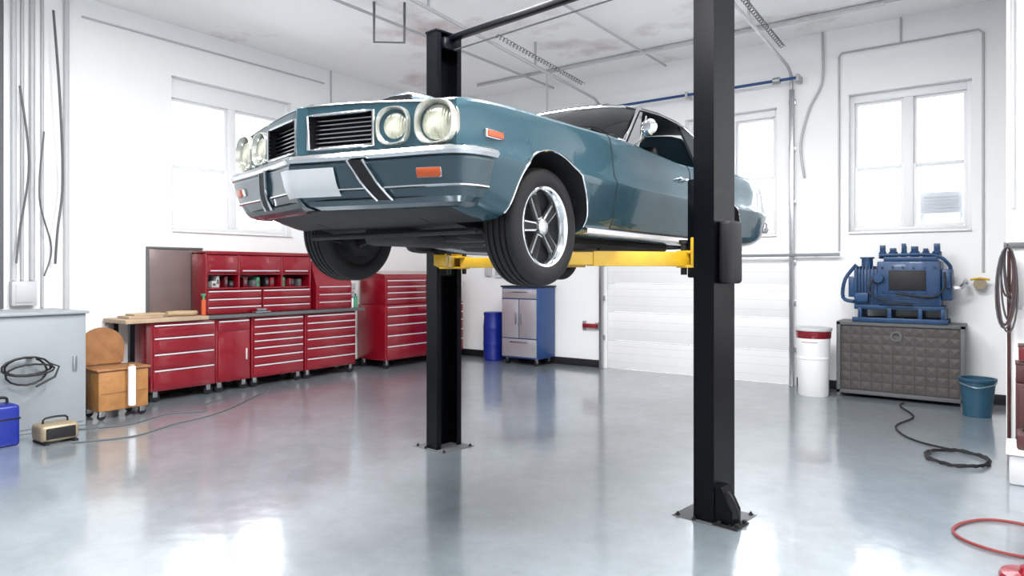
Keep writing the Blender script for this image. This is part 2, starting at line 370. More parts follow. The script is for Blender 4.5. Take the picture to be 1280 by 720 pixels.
# ------------------------------------------------------------------ car
CX,CY,CZ=-2.957,2.31,1.62
car=root('car','teal blue vintage two door muscle car with black roof','car',(CX,CY,CZ),local=True)
def interp(tab,u):
    if u<=tab[0][0]: return list(tab[0][1:])
    for i in range(len(tab)-1):
        a,b=tab[i],tab[i+1]
        if u<=b[0]:
            p=tab[max(i-1,0)];q=tab[min(i+2,len(tab)-1)]; h=b[0]-a[0]; t=(u-a[0])/h; out=[]
            for k in range(1,len(a)):
                ma=(b[k]-p[k])/(b[0]-p[0])*h; mb=(q[k]-a[k])/(q[0]-a[0])*h
                out.append((2*t**3-3*t*t+1)*a[k]+(t**3-2*t*t+t)*ma+(-2*t**3+3*t*t)*b[k]+(t**3-t*t)*mb)
            return out
    return list(tab[-1][1:])
TAB=[(0.0,.880,.44,.900,.935),(.1,.912,.425,.922,.96),(.3,.94,.375,.934,.978),(.75,.957,.30,.942,.99),(1.2,.955,.30,.952,1.012),(1.75,.938,.30,.970,1.045),
(2.3,.928,.30,.958,1.0),(2.9,.935,.30,.936,.98),(3.3,.952,.30,.955,.985),(3.65,.970,.30,.978,.995),(4.05,.998,.305,.985,1.0),(4.45,1.024,.32,.965,.98),(4.75,.990,.36,.925,.945),(4.93,.92,.42,.885,.91),(5.05,.84,.47,.85,.875)]
UF,UR=.86,3.62
ARCH=((UF,.400),(UR,.38))
def nose(v,u):
    k=max(0,1-u/.6); return (.24*math.sqrt(v*v+.0025)/.9-.11)*k
def tail(v,u): return 0.
def prof(u):
    W,B,T,Tc=interp(TAB,u); Hc=.64
    P=[(.78*W*k/4,B) for k in range(5)]
    P+=[(.860*W,B+.012),(.905*W,B+.03),(.938*W,B+.06),(.963*W,min(B+.12,.57)),(.990*W,Hc-.035),(1.0*W,Hc),(.999*W,Hc+.012),(.978*W,Hc+.045),(.957*W,T-.14),(.948*W,T-.06),(.936*W,T-.022),(.915*W,T-.004),(.885*W,T+.002),(.85*W,T-.003)]
    for f in (.80,.70,.55,.40,.2,0): P.append((f*W,T-.004+(Tc-T)*(1-(f/.85)**2)))
    return P
def vat(u,zz):
    P=prof(u)
    for (v0,h0),(v1,h1) in zip(P[4:],P[5:]):
        if h0<=zz<=h1: return v0+(v1-v0)*(zz-h0)/(h1-h0+1e-9)
    return interp(TAB,u)[0]
def archz(u):
    for c,r in ARCH:
        if abs(u-c)<=r+1e-6: return .345+math.sqrt(max(0,r*r-(u-c)**2))
    return None
def prof2(u):
    P=prof(u); a=archz(u)
    if a is None or a<=P[4][1]+.002: return P
    va=vat(u,a); out=P[:4]+[(P[3][0],a)]
    for v,z in P[5:]: out.append((va,a) if z<a else (v,z))
    return out
UE=5.05
keep=[0,.02,1.6,1.72,1.98,2.95,4.05,4.85,4.95,UE]
ast=[]
for c,r in ARCH:
    ast+=[c-r-.004,c+r+.004]+[c+r*math.cos(math.radians(a)) for a in range(0,181,6)]
us=[0,.06,.1,.15,.2,.3,.38]+[.5+.11*k for k in range(42)]
us=[u for u in us if u<UE and all(abs(u-q)>.03 for q in keep) and all(abs(u-c)>r+.03 for c,r in ARCH)]
us=sorted(us+keep+ast)
bm=bmesh.new(); rings=[]
for u in us:
    P=prof2(u); full=[(v,z) for v,z in P]+[(-v,z) for v,z in P[-2:0:-1]]
    rings.append([bm.verts.new((v,u+nose(v,u)+tail(v,u),z)) for v,z in full])
n=len(rings[0])
cls=['body','hood','trunk_lid','door_a','door_b']
for i in range(len(rings)-1):
    um=(us[i]+us[i+1])/2; ina=archz(um) is not None
    for k in range(n):
        top=18<=k<=29
        if top and 1.98<um<3.55: continue
        f=bm.faces.new((rings[i][k],rings[i][(k+1)%n],rings[i+1][(k+1)%n],rings[i+1][k]))
        dk = k<=3 or k>=44 or (ina and k in(4,43))
        c=0
        if top and um<1.72: c=1
        elif top and 4.05<um<4.85: c=2
        elif 1.6<um<2.95 and 7<=k<=16: c=3
        elif 1.6<um<2.95 and 31<=k<=40: c=4
        f.material_index=c*2+(1 if dk else 0); f.smooth=True
P=prof(UE)[4:]; rows=[]
for v,z in P: rows.append([bm.verts.new((v*k/4,UE+tail(v*k/4,UE),z)) for k in range(-4,5)])
for i in range(len(rows)-1):
    for k in range(8): bm.faces.new((rows[i][k],rows[i][k+1],rows[i+1][k+1],rows[i+1][k]))
bmesh.ops.remove_doubles(bm,verts=bm.verts[:],dist=2e-5)
bmesh.ops.dissolve_degenerate(bm,edges=bm.edges[:],dist=1e-5)
bmesh.ops.recalc_face_normals(bm,faces=bm.faces[:])
PO={}
for ci,k in enumerate(cls):
    g=G(); g.mi('paint'); g.mi('dark'); vm={}
    for f in bm.faces:
        if f.material_index//2!=ci: continue
        vs=[]
        for v in f.verts:
            if v not in vm: vm[v]=g.bm.verts.new(v.co)
            vs.append(vm[v])
        try: nf=g.bm.faces.new(vs); nf.material_index=f.material_index%2; nf.smooth=True
        except ValueError: pass
    if not vm: continue
    PO[k]=part(g,{'door_a':'door','door_b':'door'}.get(k,k),car,ang=28)
bm.free()
hood=PO.get('hood',car); door_a=PO.get('door_a',car); door_b=PO.get('door_b',car)
def ztop(v,u=0.0):
    W,B,T,Tc=interp(TAB,u); f=abs(v)/W
    return T-.004+(Tc-T)*(1-(f/.85)**2) if f<.85 else T-.003
g=G()
def fgrid(vs,z0,z1f,m='paint'):
    rows=[[],[],[]]
    for v in vs:
        a,b=z0,(z1f(v) if callable(z1f) else z1f)
        for j,t in enumerate((0,.5,1)): rows[j].append((v,nose(v,0)+.001,a+(b-a)*t))
    g.grid(rows,m)
GW=.430
for s in (1,-1):
    fgrid([s*(GW+(.865-GW)*k/8) for k in range(9)],.50,ztop)
fgrid([-GW+2*GW*k/16 for k in range(17)],.875,ztop)
fgrid([-GW+2*GW*k/16 for k in range(17)],.50,.705)
part(g,'front_panel',car)
g=G(); a=[(-.79,1.95),(.79,1.95),(.79,3.58),(-.79,3.58)]
g.grid([[(x,y,.95) for x,y in a],[(x,y,.42) for x,y in a]],'seat',closed=True); g.box((-.79,1.95,.40),(.79,3.58,.42),'seat')
for s in (1,-1): g.box((s*.765,1.95,.90),(s*.797,3.58,.94),'seat',.01)
g.box((-.8,3.5,.93),(.8,3.62,.985),'seat',.01)
part(g,'interior_tub',car,'dark cabin interior')
def side_line(u,s,z0=.38):
    P=[(v,z) for v,z in prof(u) if z>=z0-.02 and v>.84*interp(TAB,u)[0]]
    return [(s*(v+.0005),u,z) for v,z in P]
g=G()
for s in (1,-1):
    for u in (1.6,2.95): g.tube(side_line(u,s),.0035,'gap',seg=5)
    g.tube([(s*(vat(u,.36)+.001),u,.36) for u in [1.6+.15*k for k in range(10)]],.0035,'gap',seg=5)
    g.tube([(s*.855*interp(TAB,u)[0],u+nose(.8,u),interp(TAB,u)[2]-.001) for u in [.03+.13*k for k in range(14)]],.0035,'gap',seg=5)
g.tube([(x,1.72,interp(TAB,1.72)[2]-.004+(interp(TAB,1.72)[3]-interp(TAB,1.72)[2])*(1-(x/.81)**2)) for x in [-.8+.1*k for k in range(17)]],.0035,'gap',seg=5)
part(g,'panel_gap',car)
for s in (1,-1):
    g=G(); rows=[]
    for i,(u,hh) in enumerate(((.27,.060),(.31,.082),(.45,.09),(.7,.075),(.95,.04),(1.25,.0))):
        row=[]
        for k in range(11):
            f=-1+2*k/10; x=s*.32+f*.14; z=ztop(x,u)-.006+hh*(1-abs(f)**4)
            row.append((x,u,z))
        rows.append(row)
    g.grid(rows,'paint')
    zb=ztop(s*.32,.27)
    g.prism([(s*.32-.11,.285,zb-.01),(s*.32+.11,.285,zb-.01),(s*.32+.10,.285,zb+.05),(s*.32-.10,.285,zb+.05)],(0,-.02,0),'gap')
    part(g,'hood_scoop',hood)
g=G(); g.tube([(v,nose(v,0)-.002,ztop(v)-.004) for v in [-.86+.043*k for k in range(41)]],.004,'chrome',seg=8); part(g,'hood_trim',car,'chrome trim strip')
for s in (1,-1):
    g=G(); a,b,z0,z1=.05,GW,.705,.875
    vs=[a+(b-a)*k/8 for k in range(9)]
    g.grid([[(s*v,.14+nose(v,0),z) for v in vs] for z in (z0,z1)],'gap')
    loop=[(v,z0) for v in vs]+[(v,z1) for v in reversed(vs)]
    g.grid([[(s*v,nose(v,0),z) for v,z in loop],[(s*v,nose(v,0)+.14,z) for v,z in loop]],'blkplastic',closed=True)
    for i in range(7):
        z=z0+.018+(z1-z0-.036)*i/6
        g.grid([[(s*v,.045+nose(v,0),z+dz) for v in vs] for dz in (-.003,.003)]+[[(s*v,.065+nose(v,0),z+.006) for v in vs]],'steel')
    gr=part(g,'grille',car,'black recessed grille with bright horizontal bars')
    g=G(); loop=[(s*v,nose(v,0)-.003,z0-.002) for v in vs]+[(s*v,nose(v,0)-.003,z1+.002) for v in reversed(vs)]
    g.tube(loop,.009,'chrome',seg=8,closed=True); part(g,'grille_frame',gr,'chrome grille frame')
g=G()
n0=nose(0,0); n1=nose(.05,0)
g.grid([[(-.05,n1,zz),(-.02,n0-.018,zz),(0,n0-.028,zz),(.02,n0-.018,zz),(.05,n1,zz)] for zz in (.63,.80,.92)]+[[(-.055,n1+.04,.95),(-.022,n0+.06,.955),(0,n0+.06,.957),(.022,n0+.06,.955),(.055,n1+.04,.95)]],'paint'); part(g,'nose_divider',car,'body coloured pointed nose divider')
for s in (1,-1):
    for v,rr_,yo in ((.770,1.02,-.018),(.540,.90,-.004)):
        y=nose(v,0)+yo
        X=Matrix.Translation((s*v,y,.79))@Matrix.Rotation(s*.18,4,'Z')@Matrix.Rotation(math.radians(90),4,'X')@Matrix.Scale(rr_*.95,4)
        g=G(); 
        g.lathe([(.106,-.06),(.110,.012),(.107,.022),(.102,.022),(.097,.008),(.092,-.012),(.088,-.035)],'bezel',X,seg=64,sq=[.22,.22,.2,.15,.05,0,0])
        h=part(g,'headlight',car,'round headlight in pale metal bezel')
        g=G(); g.lathe([(.09,-.026),(.085,-.014),(.065,.0),(.035,.008),(0,.010)],'cream',X,seg=40)
        part(g,'lens',h,'clear ribbed glass lens')
path=[(0,-.165),(.05,-.148),(.2,-.105),(.4,-.052),(.6,-.004),(.75,.030),(.86,.065),(.925,.115),(.95,.18),(.958,.25),(.958,.30)]
pp=crom([V((x,y,0)) for x,y in path],4)
fullp=[V((-p.x,p.y,0)) for p in reversed(pp)][:-1]+pp
def sweep(pr,path):
    rows=[]
    for i,p in enumerate(path):
        t=(path[min(i+1,len(path)-1)]-path[max(i-1,0)]).normalized(); nrm=V((t.y,-t.x,0))
        rows.append([p+nrm*o+V((0,0,z)) for o,z in pr])
    return rows
g=G(); pr=[(-.05,.622),(-.002,.620),(.018,.628),(.028,.645),(.020,.663),(-.004,.675),(-.09,.680),(-.09,.64)]
g.grid(sweep(pr,fullp),'chrome',closed=True); part(g,'front_bumper',car,'slim chrome front bumper blade')
g=G(); sub=[p for p in fullp if p.y<.28]
pr=[(-.02,.634),(.008,.618),(.010,.606),(-.006,.560),(-.020,.505),(-.026,.490),(-.034,.484),(-.060,.440),(-.085,.415),(-.13,.400),(-.17,.398),(-.18,.62)]
g.grid(sweep(pr,sub),'valance',closed=True); val=part(g,'lower_valance',car,'slate blue faceted bumper panel angling down below chrome blade',ang=14)
g=G(); g.grid(sweep([(-.024,.497),(-.018,.493),(-.020,.486),(-.030,.482)],sub),'chrome',closed=True); part(g,'valance_trim',car,'thin chrome crease strip')
def pathy(x):
    x=abs(x)
    for a,b in zip(pp,pp[1:]):
        if a.x<=x<=b.x: return a.y+(b.y-a.y)*(x-a.x)/(b.x-a.x+1e-9)
    return .1
def surf(x,z,o):  # point standing proud of the sloping bumper face by o
    prof_=[(.618,.010),(.560,-.006),(.505,-.020),(.484,-.034),(.440,-.060),(.415,-.085)]
    if z>=.618: d_=.010
    else:
        d_=-.085
        for (za,da),(zb,db) in zip(prof_,prof_[1:]):
            if zb<=z<=za: d_=da+(db-da)*(za-z)/(za-zb); break
    return (x,pathy(x)-d_*1.06-o,z)
for s,dxs in ((1,.05),(-1,.0)):
    g=G()
    zs=(.622,.57,.52,.49,.455,.43)
    def ex(z,a): return a+(.622-z)*.52
    L1=[surf(s*(ex(z,.30)+dxs),z,.022) for z in zs]; L2=[surf(s*(ex(z,.385)+dxs),z,.022) for z in zs]
    B1=[(p[0],p[1]+.07,p[2]) for p in L1]; B2=[(p[0],p[1]+.07,p[2]) for p in L2]
    g.grid([B1,L1],'valance'); g.grid([L1,L2],'blkplastic'); g.grid([L2,B2],'valance'); g.grid([[L1[-1],L2[-1]],[B1[-1],B2[-1]]],'valance')
    g.tube(L1,.007,'chrome',seg=6); g.tube(L2,.007,'chrome',seg=6)
    part(g,'bumper_guard',car,'dark slanted bumper guard with chrome edges')
    g=G(); x=.765; yy=pathy(x)+.010; a=math.atan2(.24,.6)*s
    X=Matrix.Translation((s*x,yy,.548))@Matrix.Rotation(a*.9,4,'Z')@Matrix.Rotation(math.radians(16),4,'X')
    g.box((-.066,-.010,-.027),(.066,.04,.027),'chrome',.010,X=X); t=part(g,'turn_signal',car,'amber turn signal in chrome frame')
    g=G(); g.box((-.061,-.018,-.023),(.061,.0,.023),'amber',.010,X=X); part(g,'lens',t,'amber lens')
    g=G(); xs=vat(.36,.76); g.box((s*(xs-.02),.29,.735),(s*(xs+.004),.43,.778),'chrome',.005); sm=part(g,'side_marker',car,'amber side marker lamp')
    g=G(); g.box((s*(xs-.01),.297,.740),(s*(xs+.011),.423,.773),'amber',.005); part(g,'lens',sm,'amber lens')
g=G()
xs_=[-.08+.34*k/10 for k in range(11)]; zs=(.596,.56,.52,.49,.462)
F=[[surf(x,z,.014) for x in xs_] for z in zs]
g.grid(F,'plate',thick=-.008); part(g,'licence_plate',car,'plain silvery white front plate panel')
for s in (1,-1):
    for u,r in ARCH:
        g=G(); pts=[]
        for k in range(41):
            a=math.radians(-4+188*k/40); yy=u+r*math.cos(a); zz=.345+r*math.sin(a)
            if zz<interp(TAB,yy)[1]+.03: continue
            x=vat(yy,zz)
            pts.append((s*(x+.001),yy+nose(x,yy),zz))
        g.tube(pts,.006,'chrome',seg=6); part(g,'wheel_arch_trim',car,'chrome wheel arch trim')
    g=G(); rows=[]
    for k in range(17):
        u=1.28+1.94*k/16; xs=vat(u,.36)+.012; rows.append([(s*(xs-.035),u,.312),(s*xs,u,.318),(s*xs,u,.345),(s*(xs-.03),u,.354)])
    g.grid(rows,'trim'); part(g,'sill_trim',car,'bright chrome rocker strip')
    g=G(); g.tube([(s*(interp(TAB,u)[0]*.86),u,interp(TAB,u)[2]+.004) for u in [1.98+.1*k for k in range(17)]],.005,'chrome',seg=6); part(g,'belt_trim',car,'chrome belt moulding')
    dp=door_a if s>0 else door_b
    g=G(); W=interp(TAB,2.75)[0]; g.cyl((s*(W*.95),2.72,.80),(s*(W*.95+.035),2.72,.80),.010,'chrome'); g.cyl((s*(W*.95),2.83,.80),(s*(W*.95+.035),2.83,.80),.010,'chrome'); g.box((s*(W*.95+.025),2.69,.79),(s*(W*.95+.040),2.86,.81),'chrome',.005); part(g,'door_handle',dp,'chrome door handle')
RZ=-.018
base=[(-.80,1.97,.985),(-.6,1.84,1.02),(-.3,1.76,1.045),(0,1.74,1.05),(.3,1.76,1.045),(.6,1.84,1.02),(.80,1.97,.985)]
top=[(-.655,2.50,1.355+RZ),(-.48,2.42,1.375+RZ),(-.24,2.38,1.385+RZ),(0,2.37,1.388+RZ),(.24,2.38,1.385+RZ),(.48,2.42,1.375+RZ),(.655,2.50,1.355+RZ)]
base=crom([V(p) for p in base],3); top=crom([V(p) for p in top],3)
g=G(); g.grid([[b.lerp(t,f)+V((0,-.03*math.sin(f*math.pi),.015*math.sin(f*math.pi))) for b,t in zip(base,top)] for f in (0,.25,.5,.75,1)],'cglass')
ws=part(g,'windshield',car,'tinted glass windshield')
g=G(); g.tube(base+list(reversed(top)),.014,'chrome',seg=8,closed=True); part(g,'windshield_frame',ws,'chrome windshield frame')
g=G(); g.grid([[V((p.x,1.72,ztop(p.x,1.72)-.002)) for p in base],[p+V((0,.01,-.005)) for p in base]],'paint'); part(g,'cowl_panel',car,'cowl panel below windshield')
for x in (-.45,.1): 
    g=G(); g.tube([(x,1.73,1.05),(x+.25,1.80,1.07),(x+.5,1.86,1.075)],.006,'blkplastic',seg=5)
    part(g,'wiper',car)
secs=[(2.40,.635,1.375),(2.5,.655,1.388),(2.8,.668,1.400),(3.15,.672,1.398),(3.4,.668,1.385),(3.6,.66,1.35)]
def rsec(u,w,h,n=13):
    out=[]
    for k in range(n):
        f=-1+2*k/(n-1); out.append((f*w,u+(.06*f*f if u<2.6 else 0),h-.035*abs(f)**2-.03*abs(f)**8))
    return out
g=G(); g.grid([rsec(*s) for s in secs],'softtop',thick=-.025); part(g,'roof',car,'black roof')
g=G(); g.grid([rsec(3.6,.56,1.35),rsec(3.82,.60,1.21),rsec(4.05,.64,1.03)],'cglass'); part(g,'rear_window',car,'tinted rear window')
for s in (1,-1):
    g=G()
    g.grid([[(s*.665,3.28,1.335),(s*.81,3.36,.955)],[(s*.66,3.45,1.325),(s*.82,3.65,.965)],[(s*.64,3.62,1.285),(s*.82,4.08,.975)],[(s*.57,3.62,1.31),(s*.64,4.08,1.0)]],'softtop',thick=.02); part(g,'rear_pillar',car,'black rear roof pillar')
    g=G(); g.tube([(s*.67,2.50,1.325),(s*.68,2.85,1.342),(s*.68,3.3,1.335),(s*.665,3.6,1.295)],.010,'chrome',seg=6); part(g,'roof_rail',car,'chrome roof rail')
    g=G(); g.tube([(s*.79,2.2,.97),(s*.71,2.52,1.27)],.009,'chrome',seg=6); g.grid([[(s*.80,2.02,.98),(s*.80,2.2,.98)],[(s*.685,2.47,1.30),(s*.69,2.5,1.30)]],'cglass'); part(g,'vent_window',car)
for s in (1,-1):
    g=G(); g.box((s*.12,2.72,.42),(s*.68,3.15,.68),'seat',.06,3); g.box((s*.12,3.08,.5),(s*.68,3.26,1.02),'seat',.06,3); g.box((s*.28,3.1,1.02),(s*.52,3.2,1.16),'seat',.04,3); part(g,'seat',car,'dark vinyl front seat')
g=G(); g.box((-.76,1.98,.78),(.76,2.22,.98),'seat',.05,3); part(g,'dashboard',car)
g=G(); g.tube([(.38+.19*math.cos(a),2.42+.06*math.sin(a),.98+.18*math.sin(a)) for a in [2*math.pi*k/24 for k in range(24)]],.014,'blkplastic',seg=6,closed=True); g.cyl((.38,2.2,.9),(.38,2.42,.98),.02,'blkplastic'); g.box((.2,2.41,.97),(.56,2.43,.99),'blkplastic',.005); part(g,'steering_wheel',car)
for s in (1,-1):
    g=G(); g.tube([(s*.85,2.02,.96),(s*.92,2.02,1.0),(s*.955,2.0,1.04)],.011,'chrome',seg=8,smooth=3); g.lathe([(0,-.03),(.03,-.028),(.052,-.01),(.06,.012),(.055,.02),(0,.02)],'chrome',Matrix.Translation((s*.97,2.0,1.07))@Matrix.Rotation(math.radians(-90),4,'X'),seg=24)
    part(g,'side_mirror',door_a if s>0 else door_b,'chrome round side mirror')
rp=crom([V((x,y,0)) for x,y in [(0,5.11),(.5,5.09),(.74,5.05),(.88,4.96),(.96,4.84),(.975,4.74),(.93,4.66)]],4); rp=[V((-p.x,p.y,0)) for p in reversed(rp)][:-1]+rp
g=G(); rows=[]
for i,p in enumerate(rp):
    t=(rp[min(i+1,len(rp)-1)]-rp[max(i-1,0)]).normalized(); nr=V((-t.y,t.x,0))
    rows.append([p+nr*o+V((0,0,z)) for o,z in [(-.06,.47),(.0,.47),(.02,.50),(.02,.56),(0,.59),(-.06,.59)]])
g.grid(rows,'chrome',closed=True); part(g,'rear_bumper',car,'chrome rear bumper')
for s in (1,-1):
    g=G(); g.box((s*.45,5.03,.69),(s*.74,5.07,.78),'red',.02); part(g,'tail_lamp',car,'red tail lamp')
g=G()
for s in (1,-1):
    g.tube([(s*.42,.25,.44),(s*.42,.5,.38),(s*.42,1.1,.34),(s*.62,1.35,.27),(s*.66,1.8,.27),(s*.66,2.9,.27),(s*.5,3.3,.36),(s*.48,4.6,.4)],.045,'dark',seg=8,smooth=3)
    g.tube([(s*.35,UF-.12,.30),(s*.72,UF,.26),(s*.35,UF+.15,.30)],.025,'dark',seg=8); g.cyl((s*.5,UF,.28),(s*.5,UF,.6),.05,'dark'); g.cyl((s*.6,UF,.33),(s*.72,UF,.33),.14,'dark',seg=28)
    g.cyl((s*.55,UR+.05,.3),(s*.5,UR+.1,.62),.03,'dark')
g.cyl((-.72,UR,.33),(.72,UR,.33),.045,'dark'); g.ball((0,UR,.33),.14,'dark',(1,1,.9))
g.box((-.5,UF-.1,.26),(.5,UF+.12,.36),'dark',.03); g.box((-.22,.5,.24),(.22,1.25,.36),'dark',.05,3); g.box((-.16,1.3,.22),(.16,1.9,.4),'dark',.06,3)
g.cyl((0,1.9,.3),(0,3.5,.33),.04,'dark'); g.box((-.55,2.0,.27),(.55,2.12,.33),'dark',.02); g.tube([(-.68,.5,.3),(.68,.5,.3)],.018,'dark'); g.tube([(-.68,.5,.3),(-.68,.75,.28)],.014,'dark'); g.tube([(.68,.5,.3),(.68,.75,.28)],.014,'dark')
part(g,'chassis',car,'dark underbody frame and suspension')
for s in (1,-1):
    g=G(); g.tube([(s*.25,1.1,.28),(s*.28,1.6,.24),(s*.34,2.4,.24),(s*.34,2.8,.24)],.028,'steel',seg=10,smooth=4); g.cyl((s*.34,2.75,.24),(s*.34,3.15,.24),.075,'steel',seg=20,bev=.02); g.tube([(s*.34,3.15,.26),(s*.36,3.4,.42),(s*.4,3.8,.4),(s*.55,4.8,.36)],.026,'steel',seg=8,smooth=4); part(g,'exhaust_pipe',car)
RX=Matrix.Rotation(math.radians(90),4,'Y')
def make_wheel(parent,loc,flip):
    w=bpy.data.objects.new('wheel',None); w.empty_display_size=.1; COL.objects.link(w); w.parent=parent; w.location=loc; OFF[w]=V((0,0,0))
    w.rotation_euler=(0,0,math.pi if flip else 0); w['label']='black tyre on five spoke chrome rally wheel'
    g=G(); P=[(.218,-.09),(.233,-.103),(.265,-.110),(.298,-.106),(.316,-.097),(.325,-.083)]
    tread=[]
    for x in (-.055,-.02,.02,.055): tread+= [(.329,x-.007),(.320,x-.006),(.320,x+.006),(.329,x+.007)]
    P=P+tread+[(a,-b) for a,b in reversed(P)]
    g.lathe(P,'rubber',RX,seg=64)
    part(g,'tyre',w,'black rubber tyre')
    g=G(); g.lathe([(.220,.088),(.228,.097),(.223,.102),(.210,.099),(.198,.085),(.190,.045),(.188,.0)],'chrome',RX,seg=56); rim=part(g,'rim',w,'polished chrome wheel rim')
    g=G(); g.lathe([(.190,.015),(.1,.005),(0,.005)],'gap',RX,seg=40); g.lathe([(.220,-.09),(.15,-.075),(0,-.07)],'dark',RX,seg=40)
    part(g,'rim_backing',w)
    for k in range(5):
        g=G(); a=k*2*math.pi/5+.3
        X=Matrix.Rotation(a,4,'X')
        g.prism([(.07,-.024,.045),(.07,.024,.045),(.052,.033,.192),(.052,-.033,.192)],(-.03,0,0),'spoke',.005,X=X)
        g.prism([(.074,-.015,.055),(.074,.015,.055),(.057,.023,.184),(.057,-.023,.184)],(-.02,0,0),'gap',.002,X=X)
        part(g,'spoke',w,'silver edged spoke with dark inset')
    g=G(); g.lathe([(.046,.03),(.044,.080),(.036,.088),(.025,.092),(0,.094)],'spoke',RX,seg=32)
    part(g,'hub_cap',w,'silver hub cap')
    return w
make_wheel(car,(.785,UF,.33),False); make_wheel(car,(-.765,UF+.02,.35),True)
for s in (1,-1): make_wheel(car,(s*.80,UR,.33),s<0)
# ------------------------------------------------------------------ lift
Pn=V((-1.665,4.69,0)); Pf=V((-4.46,5.0,0)); mid=(Pn+Pf)/2; dx=(Pn-Pf); L=dx.length/2; ang=math.atan2(dx.y,dx.x)
lift=root('vehicle_lift','black two post vehicle lift with yellow swing arms, bolted to floor','vehicle lift',tuple(mid),rot=ang,local=True)
RL=Matrix.Rotation(-ang,3,'Z')
def w2l(x,y,z): 
    p=RL@(V((x,y,0))-mid); return V((p.x,p.y,z))
HT=4.0
for s in (1,-1):
    g=G(); a=.075; b=.16; t=.014; xo=s*(L+a); xi=s*(L-a)
    poly=[(xo,-b),(xo,b),(xi,b),(xi,b-.055),(xi+s*t,b-.055),(xi+s*t,b-t),(xo-s*t,b-t),(xo-s*t,-b+t),(xi+s*t,-b+t),(xi+s*t,-b+.055),(xi,-b+.055),(xi,-b)]
    g.prism([(x,y,.003) for x,y in poly],(0,0,HT-.003),'blk')
    g.box((min(xo,xi)-.01,-b-.01,HT),(max(xo,xi)+.01,b+.01,HT+.02),'blk',.004)
    c=part(g,'column',lift,'black steel lift column')
    g=G(); g.box((s*L-.22,-.2,0),(s*L+.22,.2,.003),'ac',.001); bp_=part(g,'base_plate',lift,'thin dark steel base plate')
    for bx_,by_ in ((-.19,-.17),(-.19,.17),(.19,-.17),(.19,.17),(-.06,-.182)):
        g=G(); g.cyl((s*L+bx_,by_,.003),(s*L+bx_,by_,.014),.016,'dark',seg=6); g.cyl((s*L+bx_,by_,.014),(s*L+bx_,by_,.026),.008,'dark',seg=8); part(g,'anchor_bolt',bp_)
    g=G(); g.box((s*(L-.10)-.05,-.11,1.66),(s*(L-.02)+.0,.11,2.35),'blk',.01); car_=part(g,'carriage',lift,'black sliding carriage')
    g=G(); g.box((s*(L-.08),-.14,1.73),(s*(L-.22),.14,1.75),'yellow',.005); g.box((s*(L-.08),-.14,1.83),(s*(L-.22),.14,1.85),'yellow',.005); g.box((s*(L-.08),-.14,1.75),(s*(L-.11),.14,1.94),'yellow',.005)
    for yy in (-.1,.1): g.cyl((s*(L-.18),yy,1.68),(s*(L-.18),yy,1.91),.022,'dark'); g.cyl((s*(L-.18),yy,1.90),(s*(L-.18),yy,1.925),.034,'dark',seg=6)
    g.box((s*(L-.08),-.05,1.90),(s*(L-.14),.05,2.0),'dark',.01)
    part(g,'arm_yoke',lift,'yellow arm yoke with dark pins')
pads={(1,-1):(-2.38,3.75),(1,1):(-2.38,6.0),(-1,-1):(-3.52,3.9),(-1,1):(-3.52,6.0)}
for (s,f),(wx,wy) in pads.items():
    p0=V((s*(L-.18),f*.1,1.79)); p1=w2l(wx,wy,1.79); d_=(p1-p0); ln=d_.length; X=Matrix.Translation(p0)@Matrix.Rotation(math.atan2(d_.y,d_.x),4,'Z')
    g=G(); g.box((-.05,-.05,-.05),(ln*.75,.05,.05),'yellow',.006,X=X); arm=part(g,'lift_arm',lift,'yellow steel swing arm')
    g=G(); g.box((ln*.6,-.044,-.043),(ln+.05,.044,.043),'yellow',.006,X=X); g.cyl(X@V((ln*.68,0,.05)),X@V((ln*.68,0,.07)),.014,'dark',seg=6); part(g,'arm_extension',arm)
    g=G(); g.cyl(p1+V((0,0,.02)),p1+V((0,0,.055)),.03,'dark'); g.cyl(p1+V((0,0,.05)),p1+V((0,0,.08)),.055,'blkplastic',bev=.008); part(g,'arm_pad',arm,'round black rubber pad')
g=G(); g.box((-L-.06,-.035,HT-.07),(L+.06,.035,HT-.02),'blk',.006); g.box((-L,-.1,HT-.16),(-L+.12,.1,HT-.05),'blk',.01); part(g,'crossbeam',lift,'black overhead crossbeam')
g=G(); g.cyl((-L+.05,.03,HT-.15),(L-.05,.03,HT-.15),.008,'ac'); part(g,'steel_cable',lift)
g=G(); g.box((L+.075,-.10,1.62),(L+.165,.10,2.05),'blkplastic',.025,3); part(g,'power_unit',lift,'black power unit housing')
g=G(); g.prism([(L+.076,-.15,.004),(L+.20,-.15,.004),(L+.20,-.15,.10),(L+.12,-.15,.25),(L+.076,-.15,.25)],(0,.13,0),'blk')
g.box((L+.076,-.19,.003),(L+.25,.0,.012),'dark')
for q in ((L+.235,-.15),(L+.235,-.04),(L+.12,-.175)): g.cyl((q[0],q[1],.0),(q[0],q[1],.035),.014,'dark',seg=6)
g.tube([(L+.15,-.10,.22),(L+.21,-.12,.15),(L+.235,-.10,.02)],.008,'dark',smooth=4); part(g,'foot_cover',lift,'small angular black cover beside column foot')
